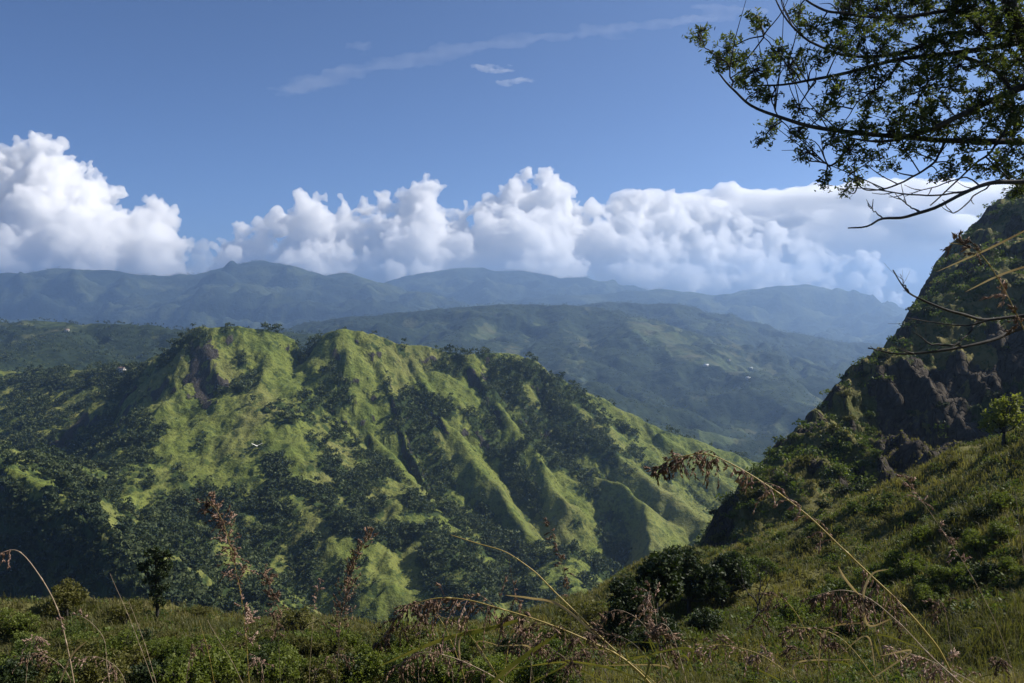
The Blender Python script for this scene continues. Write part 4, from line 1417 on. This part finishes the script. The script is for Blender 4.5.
def stalk(label, path, d, rad, mat, heads=(), blades=(), seed=0, kind='grass_stalk', ground=True):
    """path of (px,py) from the foot upward; heads: (t0,t1,n,spread,length,mat,droop); blades: (path, width, mat)"""
    r = np.random.default_rng(900 + seed)
    rad = rad * .64
    dd = d if isinstance(d, (list, tuple)) else [d] * len(path)
    pts = [P(x, y, k) for (x, y), k in zip(path, dd)]
    if ground:
        b = pts[0] + (pts[0] - pts[1]) * .15
        gz = float(near_h(b[0], b[1])[0])
        b[2] = gz - .03
        tdir = (pts[0] - pts[1])
        tdir /= np.linalg.norm(tdir)
        drop = np.linalg.norm(pts[0] - b)
        mid = pts[0] + tdir * drop * .35
        foot = []
        for t in (0.0, .25, .5, .75):
            foot.append(b * (1 - t) ** 2 + 2 * mid * t * (1 - t) + pts[0] * t * t)
        pts = foot + pts
    pts = np.array(pts)
    root = tag(link(kind, None, None, pts[0]), label, 'grass', 'tall seeding grasses in front')
    NS = 90
    c = smooth_path(pts, NS)
    c = c + np.stack([vn(np.arange(NS) / 9, seed + 3.3), vn(np.arange(NS) / 9, seed + 9.1), vn(np.arange(NS) / 9, seed + 5.7)], 1) * rad * 1.2
    # parameter measured along the drawn (visible) part
    k0 = 4.0 / (len(pts) - 1) if ground else 0.0
    rads = rad * np.linspace(1.15, .35, NS)
    g = Geo()
    V, q_, t_ = tube(c - pts[0], rads, 6)
    g.add(V, q_, t_)
    for t in np.linspace(k0 + .12, .8, 4):                       # joints of the stem
        i = int(t * (NS - 1))
        V, q_, t_ = tube(c[i - 1:i + 2] - pts[0], rads[i] * np.array([1.0, 1.55, 1.0]), 6)
        g.add(V, q_, t_)
    link('stem', g.mesh('stem', mat, True), root)
    for t0, t1, n, spread, length, hm, droop in heads:
        g = Geo()
        for j in range(n):
            t = k0 + (1 - k0) * (t0 + (t1 - t0) * (j + r.uniform()) / n)
            i = min(int(t * (NS - 1)), NS - 2)
            o = c[i] + (c[i + 1] - c[i]) * (t * (NS - 1) - i)
            tn = c[min(i + 1, NS - 1)] - c[max(i - 1, 0)]
            tn /= np.linalg.norm(tn)
            v = tn * r.uniform(.2, .9) + rand_unit(1, r)[0] * .95 + np.array([0, 0, -droop])
            v /= np.linalg.norm(v)
            L = spread * r.uniform(.35, 1.6) * (1.05 - .55 * (j / n))
            e = o + v * L + np.array([0, 0, -droop * L * .45])
            br = smooth_path([o, o + v * L * .55, e], 7)
            V, q_, t_ = tube(br - pts[0], [rad * .25] * 7, 3)
            g.add(V, q_, t_, .35)
            m = int(r.integers(7, 14))
            ii = r.uniform(1.0, 6, m)
            a = ii.astype(int).clip(0, 5)
            cen = br[a] + (br[a + 1] - br[a]) * (ii - a)[:, None]
            dr = (br[6] - br[0]) / np.linalg.norm(br[6] - br[0]) + rand_unit(m, r) * .55 + np.array([0, 0, -.35 * droop])
            dr /= np.linalg.norm(dr, axis=1)[:, None]
            spikelets(g, cen - pts[0], dr, r, length * 1.05, r.uniform(.1, .8))
        link('seed_head', g.mesh('seed_head', hm), root)
    for bp_, bw, bm_ in blades:
        bd = [k if len(b3) < 3 else b3[2] for b3, k in zip(bp_, [dd[0]] * len(bp_))]
        bc = smooth_path([P(b3[0], b3[1], k) for b3, k in zip(bp_, bd)], 24)
        tg = np.gradient(bc, axis=0)
        sd = np.cross(tg, np.array([0, 1.0, .35]))
        sd /= np.linalg.norm(sd, axis=1)[:, None] + 1e-9
        nn = np.cross(tg, sd)
        nn /= np.linalg.norm(nn, axis=1)[:, None] + 1e-9
        ww = bw * np.clip(np.sin(np.linspace(.35, math.pi, 24)) ** .6, .05, 1)[:, None]
        V = np.stack([bc - sd * ww + nn * ww * .3, bc, bc + sd * ww + nn * ww * .3], 1).reshape(-1, 3) - pts[0]
        f = np.array([(i * 3 + k, i * 3 + k + 1, i * 3 + k + 4, i * 3 + k + 3) for i in range(23) for k in (0, 1)])
        g = Geo()
        g.add(V, f, None, np.repeat(np.clip(.5 + .4 * vn(np.arange(24) / 5, seed), 0, 1), 3))
        link('leaf_blade', g.mesh('leaf_blade', bm_), root)
    return root


stalk('pale dry stalk bending left with a few seeds at the left edge', [(78, 700), (68, 650), (58, 612), (42, 578), (20, 553), (0, 553), (-25, 566)], 2.6, .0042, M_STEM_PALE,
      [(.72, 1, 16, .045, .012, M_SEED_PALE, .8), (.25, .32, 4, .03, .012, M_SEED_PALE, .3)], [([(60, 683), (72, 655), (88, 640)], .003, M_SEED_PALE)], 1)
stalk('tall upright stalk with a dense fluffy reddish seed plume left of centre', [(250, 700), (246, 640), (240, 590), (232, 555), (222, 520), (206, 496)], 3.6, .0032, M_STEM,
      [(.18, .36, 22, .06, .016, M_SEED_PALE, .25), (.42, 1, 80, .066, .015, M_SEED, .25), (.5, .95, 22, .066, .014, M_SEED_PALE, .25)], [], 2)
stalk('short upright stalk with a small reddish plume beside the tall plume', [(281, 700), (279, 650), (276, 615), (271, 590), (264, 571)], 4.4, .0030, M_STEM_DARK,
      [(.35, 1, 70, .065, .017, M_SEED, .3)], [], 3)
stalk('stiff dark upright seed spike right of the small plume', [(336, 705), (338, 660), (340, 620), (347, 588), (356, 560), (371, 532)], 3.4, .0036, M_STEM_DARK,
      [(.30, 1, 80, .055, .014, M_SEED, -.45)], [], 4)
stalk('thin pale weed stem with a small tip left of the dark spike', [(309, 690), (312, 630), (316, 600), (321, 579)], 4.2, .0022, M_STEM_PALE,
      [(.5, 1, 14, .03, .011, M_SEED_PALE, .1)], [], 5)
stalk('yellow stalk rising to the left and ending in a bare dry leaf', [(660, 700), (632, 667), (603, 640), (575, 612), (552, 590), (530, 568), (508, 552), (480, 544), (450, 535)], 2.1, .0042, M_STEM,
      [], [([(600, 638), (560, 605), (530, 598), (505, 595)], .0035, M_SEED_PALE), ([(565, 660), (610, 668), (650, 684)], .0035, M_BLADE)], 6)
stalk('long arching stalk with a heavy dark drooping seed head at bottom centre', [(668, 708), (630, 664), (590, 642), (548, 624), (505, 610), (468, 600), (432, 599), (405, 611), (380, 641)], 2.0, .0040, M_STEM,
      [(.50, 1, 58, .062, .012, M_SEED, .65), (.62, .80, 10, .075, .013, M_SEED_PALE, .9), (.28, .50, 22, .07, .013, M_SEED, .8)], [([(525, 618), (490, 628), (440, 640), (375, 668)], .006, M_BLADE), ([(560, 632), (530, 652), (500, 675), (480, 700)], .006, M_BLADE)], 7)
stalk('lower arching stalk with a brown feathery seed head at the bottom edge', [(540, 720), (512, 690), (480, 669), (448, 656), (420, 653), (395, 668)], 2.3, .0034, M_STEM_PALE,
      [(.35, 1, 46, .055, .012, M_SEED, .8)], [], 8)
stalk('slender upright stem with a sparse red tip near the centre', [(578, 690), (572, 640), (569, 600), (563, 570), (556, 545), (546, 518)], 3.2, .0024, M_STEM_DARK,
      [(.40, 1, 30, .035, .012, M_SEED, .2)], [], 9)
stalk('thin bare stem with dark husks leaning left of the yellow stalk', [(536, 700), (528, 650), (519, 610), (512, 580), (508, 556)], 2.4, .0022, M_STEM_DARK,
      [(.3, .7, 16, .03, .011, M_SEED, .6)], [], 10)
stalk('brown seed clump on a short stem low at bottom centre', [(590, 705), (575, 670), (556, 652), (530, 640), (505, 650)], 2.6, .0028, M_STEM_DARK,
      [(.25, 1, 46, .05, .012, M_SEED, .8)], [], 11)
stalk('longest yellow stalk arching left across the right hill with spaced seeds', [(948, 668), (925, 632), (898, 600), (870, 574), (840, 546), (805, 514), (770, 488), (738, 468), (712, 456), (690, 455), (668, 461), (652, 472)], 2.3, .0046, M_STEM,
      [(.80, 1, 34, .040, .013, M_SEED, .45), (.84, .88, 5, .04, .014, M_SEED_PALE, .7), (.69, .77, 20, .055, .013, M_SEED, .8), (.54, .66, 16, .045, .013, M_SEED_PALE, .8), (.38, .52, 9, .05, .013, M_SEED_PALE, .9), (.20, .30, 14, .06, .012, M_SEED_PALE, 1.3)], [], 12)
stalk('pale thin seeding stalk leaning left on the grass slope', [(1008, 655), (990, 610), (968, 570), (945, 535), (925, 505), (903, 474)], 3.4, .0024, M_STEM_PALE,
      [(.80, 1, 16, .035, .013, M_SEED_PALE, .1), (.42, .66, 16, .035, .013, M_SEED_PALE, .2)], [], 13)
stalk('broken bare pale stem at the right edge', [(1034, 640), (1026, 585), (1021, 540), (1016, 497)], 2.6, .0034, M_STEM_PALE, [], [], 14)
stalk('pale stem with a brown comb of seeds and a curled white leaf at lower right', [(985, 705), (957, 680), (930, 655), (900, 624), (870, 600), (842, 590), (812, 597)], 2.2, .0036, M_STEM_PALE,
      [(.62, 1, 40, .055, .013, M_SEED, 1.0)], [([(893, 618), (868, 625), (863, 595), (872, 574), (889, 569)], .0035, M_SEED_PALE), ([(868, 606), (846, 580), (838, 566)], .003, M_SEED_PALE)], 15)
stalk('low spreading stem with pink husks at the bottom right corner', [(1010, 705), (975, 684), (945, 668), (915, 655), (885, 648)], 2.4, .0026, M_STEM_PALE,
      [(.10, 1, 44, .06, .013, M_SEED_PALE, .7)], [], 16)
stalk('pinkish husks on a short stem just beside the bottom right corner', [(930, 715), (925, 690), (935, 668), (955, 652)], 2.5, .0022, M_STEM_PALE,
      [(.2, 1, 22, .05, .012, M_SEED_PALE, .5)], [], 17)
for i, (a, lab) in enumerate([
    ([(158, 700), (138, 640), (122, 600), (110, 574)], 'straight bare pale stem, longer of a leaning pair at left'),
    ([(160, 700), (148, 655), (138, 625), (129, 601)], 'straight bare pale stem, shorter of a leaning pair at left'),
    ([(217, 700), (208, 650), (199, 620)], 'bare pale stem standing nearly upright below the tall plume'),
    ([(245, 690), (228, 655), (207, 620)], 'bare pale stem slanting left below the tall plume'),
    ([(112, 700), (107, 665), (104, 640), (90, 622), (73, 613)], 'thin bent dry stem beside the pale stalk at left'),
    ([(420, 700), (418, 660), (423, 615)], 'thin upright straw behind the lower arching stalk')]):
    stalk(lab, a, 2.8, .0022, M_STEM_PALE if i != 2 else M_STEM, [(.75, 1, 3, .02, .01, M_SEED_PALE, .2)] if i > 3 else [], [], 20 + i)
for i in range(10):
    x0 = [25, 75, 130, 185, 265, 310, 455, 560, 610, 840][i]
    hgt = float(r_.uniform(35, 75))
    lean = float(r_.uniform(-35, 30))
    stalk('short wilted brown grass stalk with sparse husks along the bottom edge', [(x0, 705), (x0 + lean * .3, 683 - hgt * .3), (x0 + lean, 683 - hgt * .7), (x0 + lean * 1.8, 683 - hgt * .65)], 3.0 + .1 * i, .0022, M_STEM_PALE,
          [(.35, 1, 18, .05, .011, M_SEED if i % 2 else M_SEED_PALE, .7)], [], 40 + i)
r_ = np.random.default_rng(207)
for i in range(22):
    mid_ = i < 12
    x0 = float(r_.uniform(430, 690) if mid_ else r_.uniform(780, 1010))
    hgt = float(r_.uniform(45, 120))
    ln = float(r_.uniform(-110, 30))
    y0 = 705.0
    pth = [(x0, y0), (x0 + ln * .25, y0 - hgt * .45), (x0 + ln * .6, y0 - hgt * .85), (x0 + ln, y0 - hgt), (x0 + ln * 1.3, y0 - hgt * float(r_.uniform(.7, 1.0)))]
    where = 'tangled at bottom centre' if mid_ else 'on the grass at lower right'
    bl = [([(x0 + ln * .2, y0 - hgt * .35), (x0 + ln * .2 + float(r_.uniform(-40, 40)), y0 - hgt * .7), (x0 + ln * .2 + float(r_.uniform(-90, 70)), y0 - hgt * float(r_.uniform(.3, .8)))], .0028, M_BLADE if i % 3 else M_SEED_PALE)]
    stalk('thin dry grass stem with a loose brown head ' + where, pth, 1.9 + float(r_.uniform(0, 1.2)), .0022, [M_STEM, M_STEM_PALE, M_STEM_DARK][i % 3],
          [(.55, 1, int(r_.integers(14, 24)), .04, .011, M_SEED if i % 4 else M_SEED_PALE, .6)], bl, 100 + i)
stalk('withered orange brown grass top hanging in front of the big hill', [(1046, 420), (1032, 350), (1015, 310), (1003, 288), (988, 264), (972, 248), (950, 243)], 2.4, .0040, M_STEM,
      [(.74, 1, 13, .035, .014, M_SEED, .2), (.42, .52, 9, .045, .014, M_SEED_PALE, .1), (.24, .34, 9, .035, .014, M_SEED, .2)],
      [([(1030, 228), (990, 248), (936, 272)], .003, M_SEED_PALE), ([(1040, 262), (1000, 275), (965, 292)], .003, M_SEED_PALE)], 60)

# ------------------------------------------------------------------ tree overhanging from the right
TD = 11.5
limb_px = [
    ([(1130, 150), (1080, 148), (1024, 143), (975, 140), (940, 139), (870, 134), (820, 129), (785, 119), (752, 106), (733, 90), (719, 73)], .055, .010, 0),
    ([(1120, 20), (1060, 36), (1024, 42), (960, 52), (900, 60), (840, 75), (790, 83), (745, 87)], .060, .008, .4),
    ([(1120, 60), (1060, 80), (1020, 88), (985, 103), (950, 122), (918, 135), (880, 142), (850, 138)], .070, .010, -.5),
    ([(1090, 170), (1050, 100), (1024, 38), (1006, -5), (985, -60)], .12, .07, -.3),
    ([(1000, 46), (950, 34), (900, 52), (850, 55), (812, 42), (786, 18), (770, -12)], .030, .008, .6),
    ([(1010, 20), (960, 8), (900, 16), (850, 14), (812, 4), (790, -20)], .030, .010, -.2),
    ([(880, 142), (850, 158), (820, 162), (798, 158)], .018, .006, -.5),
    ([(938, 140), (925, 165), (905, 182), (870, 190), (848, 176)], .018, .006, .2),
    ([(985, 60), (1005, 75), (1012, 110), (1000, 140), (975, 165), (930, 205)], .030, .008, -.1),
    ([(800, 84), (800, 105), (815, 122)], .012, .005, .3),
    ([(770, 86), (765, 110), (790, 128), (815, 150)], .012, .004, .2),
    ([(905, 62), (880, 85), (860, 100), (845, 120)], .016, .005, .1),
    ([(960, 52), (930, 80), (915, 105)], .016, .006, .2),
    ([(735, 92), (722, 70), (708, 48), (699, 38)], .012, .004, 0),
    ([(790, 83), (772, 60), (764, 35), (758, 15)], .010, .004, .3),
]
trunk_xy = np.array([P(1175, 150, TD)[0], TD - .2])
tz = float(near_h(trunk_xy[0], trunk_xy[1])[0])
root = tag(link('overhanging_tree', None, None, (trunk_xy[0], trunk_xy[1], tz)), 'big leafy tree reaching its limbs in from the top right corner', 'tree')
o3 = np.array([trunk_xy[0], trunk_xy[1], tz])
g = Geo()
tp = [(0, 0, -.4), (.05, 0, .6), (-.05, 0, P(1175, 300, TD)[2] - tz), (-.25, .05, P(1140, 150, TD)[2] - tz), (-.35, 0, P(1130, 20, TD)[2] - tz), (-.5, -.1, P(1110, -150, TD)[2] - tz), (-.6, 0, P(1090, -300, TD)[2] - tz)]
g.tube(tp, [.34, .27, .23, .2, .16, .11, .05], 10, 26)
link('trunk', g.mesh('trunk', M_BARK, True), root)
r_ = np.random.default_rng(123)
limb_pts = []
for lp, r0, r1, dy in limb_px:
    a = np.array([P(x, y, TD + dy * (1 - i / len(lp)) + .25 * math.sin(i * 1.7 + dy * 5)) for i, (x, y) in enumerate(lp)])
    if lp[0][0] > 1040:
        tw = smooth_path(np.array(tp) + o3, 60)
        i = int(np.argmin(np.abs(tw[:, 2] - (a[0][2] - .35))))
        a = np.vstack([tw[i][None], a])
    else:
        known = np.concatenate(limb_pts)
        i = int(np.argmin(np.linalg.norm((known - a[0]) * np.array([1, .4, 1]), axis=1)))
        a[0] = known[i]
        if len(a) > 3:
            a[1, 1] = (a[0, 1] + a[2, 1]) / 2
    c = smooth_path(a, 46)
    c[1:] += (np.stack([vn(np.arange(46) / 4, r0 * 900 + k) for k in (1.1, 5.2, 9.3)], 1) * .022)[1:]
    limb_pts.append(c)
    g = Geo()
    V, q_, t_ = tube(c - o3, np.linspace(r0, r1, 46), 7)
    g.add(V, q_, t_)
    link('limb', g.mesh('limb', M_BARK, True), root)
allp = np.concatenate(limb_pts)
CL = [(698, 38, 9), (703, 30, 6), (728, 50, 15), (718, 65, 10), (734, 62, 10), (758, 17, 9), (756, 28, 6), (755, 70, 17), (742, 80, 9), (790, 65, 16), (778, 52, 10), (770, 96, 9), (757, 92, 8), (798, 108, 9),
      (770, 128, 10), (764, 140, 7), (835, 92, 15), (822, 112, 11), (800, 130, 10), (808, 152, 10), (824, 183, 7), (826, 174, 5), (850, 150, 16), (832, 138, 13), (856, 178, 10), (846, 190, 7), (872, 160, 10),
      (900, 118, 20), (930, 120, 18), (868, 102, 18), (890, 132, 14), (815, 28, 15), (800, 14, 9), (840, 48, 15), (860, 28, 20), (900, 22, 20), (880, 50, 18), (920, 48, 20), (950, 22, 20), (980, 28, 20), (1000, 58, 18),
      (960, 66, 16), (992, 12, 18), (950, 88, 14), (982, 92, 12), (1004, 104, 14), (920, 80, 14), (884, 76, 12), (970, 160, 11), (952, 168, 9), (1002, 134, 14), (1015, 36, 12), (980, 140, 9), (958, 2, 22), (905, -8, 22),
      (852, 0, 16), (1008, 172, 11), (840, 20, 12), (930, 102, 15), (865, 128, 14), (1016, 80, 14), (1040, 120, 20), (1050, 60, 25), (1060, 0, 30), (1045, 170, 18), (1000, -30, 30), (930, -40, 30), (860, -30, 22),
      (1090, 90, 30), (1110, 30, 35), (820, 60, 9), (858, 74, 10), (905, 90, 12), (935, 66, 12), (970, 110, 12), (875, 10, 14), (925, 4, 16), (940, 128, 14), (960, 124, 14), (990, 112, 14), (915, 136, 12), (1010, 118, 14), (965, 140, 10), (1000, 160, 10), (905, 150, 9), (930, 150, 10), (890, 168, 8), (1000, 30, 16), (970, 8, 16), (945, 44, 14), (1012, 150, 12), (1018, 60, 14), (1005, 80, 12), (1020, 110, 12), (985, 170, 9), (1016, 12, 14), (985, 60, 12), (940, 176, 8), (1020, 190, 10)]
L = Geo()
TW = Geo()
k = TD / F
for c in limb_pts:
    for _ in range(6):
        i = int(r_.integers(6, 37))
        v = c[i + 2] - c[i - 2]
        v = v / np.linalg.norm(v) + rand_unit(1, r_)[0] * np.array([.9, .6, .9])
        v[2] = abs(v[2])
        ln_ = r_.uniform(.35, .9)
        e = c[i] + v * ln_
        if proj(e[None])[0][0] < 745:
            continue
        TW.tube([c[i] - o3, c[i] + v * ln_ * .5 + r_.normal(size=3) * .04 - o3, e + np.array([0, 0, r_.uniform(-.1, .2)]) - o3], [.009, .003], 5, 9)
for px, py, rad in CL:
    c = P(px, py, TD + r_.uniform(-.7, .7))
    i = int(np.argmin(np.linalg.norm((allp - c) * np.array([1, .3, 1]), axis=1)))
    a = allp[i]
    mid = (a + c) / 2 + r_.normal(size=3) * .05
    TW.tube([a - o3, mid - o3, c - o3], [.011, .005], 5, 8)
    n = int(rad ** 2 * 2.0)
    m = max(6, int(rad * 2.2))
    sub = c + rand_unit(m, r_) * r_.uniform(.1, 1, (m, 1)) ** .6 * 1.35 * rad * k * np.array([1, 1.3, .85])
    for s in sub:
        TW.tube([c - o3, (c + s) / 2 - o3 + r_.normal(size=3) * .01, s - o3], [.005, .002], 4, 4)
    kk = r_.integers(0, m, n)
    cen = sub[kk] + rand_unit(n, r_) * r_.uniform(.2, 1, (n, 1)) * .068
    V, f = leaf_quads(cen - o3, .024, r_, 2.7, .2)
    L.add(V, f, None, np.repeat(np.clip(r_.uniform(0, .7, m)[kk] + r_.uniform(0, .3, n), 0, 1), 4))
link('twigs', TW.mesh('twigs', M_BARK), root)
link('foliage', L.mesh('foliage', M_LEAF_OVER), root)


def bare_plant(label, branches, d, kind='bare_branch', cat='branch', foot=None, rads=(.012, .003), seed=0, mat=M_BARE):
    r = np.random.default_rng(seed)
    first = P(*branches[0][0][0], d)
    fx = foot if foot is not None else (first[0] + .3, first[1])
    fz = float(near_h(fx[0], fx[1])[0])
    base = np.array([fx[0], fx[1], fz])
    root = tag(link(kind, None, None, base), label, cat)
    g = Geo()
    mid = (base + first) / 2 + np.array([.12, 0, .1])
    g.tube([np.array([0, 0, -.2]), mid - base, first - base], [rads[0] * 2.2, rads[0] * 1.6, rads[0] * 1.15], 7, 14)
    link('trunk', g.mesh('trunk', mat, True), root)
    for j, (pth, s) in [(j, b if isinstance(b, tuple) and len(b) == 2 and isinstance(b[0], list) else (b, 1.0)) for j, b in enumerate(branches)]:
        a = np.array([P(x, y, d + .1 * math.sin(i * 1.3 + j)) for i, (x, y) in enumerate(pth)])
        c = smooth_path(a, 30)
        c[1:-1] += np.stack([vn(np.arange(28) / 3, seed + j + q_) for q_ in (1.3, 4.4, 8.5)], 1) * d * .0016
        g = Geo()
        V, q_, t_ = tube(c - base, np.linspace(rads[0] * s, rads[1] * s, 30), 6)
        g.add(V, q_, t_)
        for _ in range(3):
            i = int(r.integers(8, 28))
            v = (c[i] - c[i - 3])
            v = v / np.linalg.norm(v) + rand_unit(1, r)[0] * .8
            Lg = d / F * r.uniform(6, 20)
            V, q_, t_ = tube(smooth_path([c[i], c[i] + v * Lg * .5, c[i] + v * Lg + np.array([0, 0, Lg * .2])], 6) - base, np.linspace(rads[1] * s * .9, rads[1] * s * .4, 6), 4)
            g.add(V, q_, t_)
        link('branch', g.mesh('branch', mat, True), root)


tw = smooth_path(np.array(tp) + o3, 60)
known = []
for j, (pth, rs) in enumerate([
    ([(1065, 178), (1024, 182), (990, 183), (962, 194), (930, 210), (905, 217), (882, 219), (866, 227), (848, 228)], 1.0),
    ([(918, 213), (905, 203), (895, 193)], .5), ([(884, 219), (876, 212), (868, 206)], .45), ([(1000, 182), (975, 196), (955, 212), (942, 200)], .5),
    ([(964, 193), (920, 196), (880, 190), (850, 188)], .55), ([(990, 183), (965, 178), (930, 188), (905, 196)], .5)]):
    a = np.array([P(x, y, 10.2 + .1 * math.sin(i * 1.3 + j)) for i, (x, y) in enumerate(pth)])
    if j == 0:
        a = np.vstack([tw[int(np.argmin(np.abs(tw[:, 2] - (a[0][2] - .15))))][None], a])
    else:
        a[0] = known[int(np.argmin(np.linalg.norm(known - a[0], axis=1)))]
    c = smooth_path(a, 36)
    c[1:] += (np.stack([vn(np.arange(36) / 3, j + q_) for q_ in (1.3, 4.4, 8.5)], 1) * .014)[1:]
    if j == 0:
        known = c
    g = Geo()
    V, q_, t_ = tube(c - o3, np.linspace(.034 * (rs if j == 0 else rs * .6), .008 * rs, 36), 6)
    g.add(V, q_, t_)
    for _ in range(3):
        i = int(r_.integers(14, 34))
        v = c[i] - c[i - 3]
        v = v / np.linalg.norm(v) + rand_unit(1, r_)[0] * .8
        Lg = 10.2 / F * r_.uniform(6, 20)
        V, q_, t_ = tube(smooth_path([c[i], c[i] + v * Lg * .5, c[i] + v * Lg + np.array([0, 0, Lg * .2])], 6) - o3, np.linspace(.007, .003, 6), 4)
        g.add(V, q_, t_)
    tag(link('bare_limb', g.mesh('bare_limb', M_BARE, True), root), 'bare leafless bough')
bare_plant('dark bare branches spreading left in front of the rocky hill', [
    ([(1070, 300), (1024, 315), (985, 319), (955, 313), (925, 301), (905, 290), (893, 270)], 1.0),
    ([(1068, 312), (1024, 328), (985, 342), (940, 351), (900, 354), (868, 348)], 1.1),
    ([(980, 319), (966, 336), (948, 350)], .6), ([(960, 346), (930, 343), (912, 331)], .6), ([(908, 293), (904, 283), (900, 274)], .4), ([(1000, 318), (970, 325), (930, 322), (905, 318)], .5),
    ([(1070, 300), (1085, 240), (1125, 170), (1118, 80)], 1.1), ([(1080, 262), (1130, 225), (1190, 160), (1215, 80)], .9), ([(1069, 306), (1110, 290), (1180, 300), (1240, 270)], .9), ([(1100, 212), (1085, 150), (1060, 90)], .6)], 6.0, rads=(.015, .004), seed=5,
    foot=(P(1130, 400, 6)[0], 6.1), mat=M_BARK)
bare_plant('leafless grey shrub on the grass slope below the saddle thicket', [
    ([(757, 612), (760, 590), (757, 565)], 1.0), ([(759, 600), (770, 580), (776, 560)], .8), ([(758, 605), (745, 588), (742, 570)], .8), ([(760, 590), (766, 575), (765, 558)], .6)],
    float(hit_near(757, 618)[1]), kind='bare_shrub', cat='shrub', foot=tuple(hit_near(757, 618)[:2]), rads=(.05, .015), seed=8)
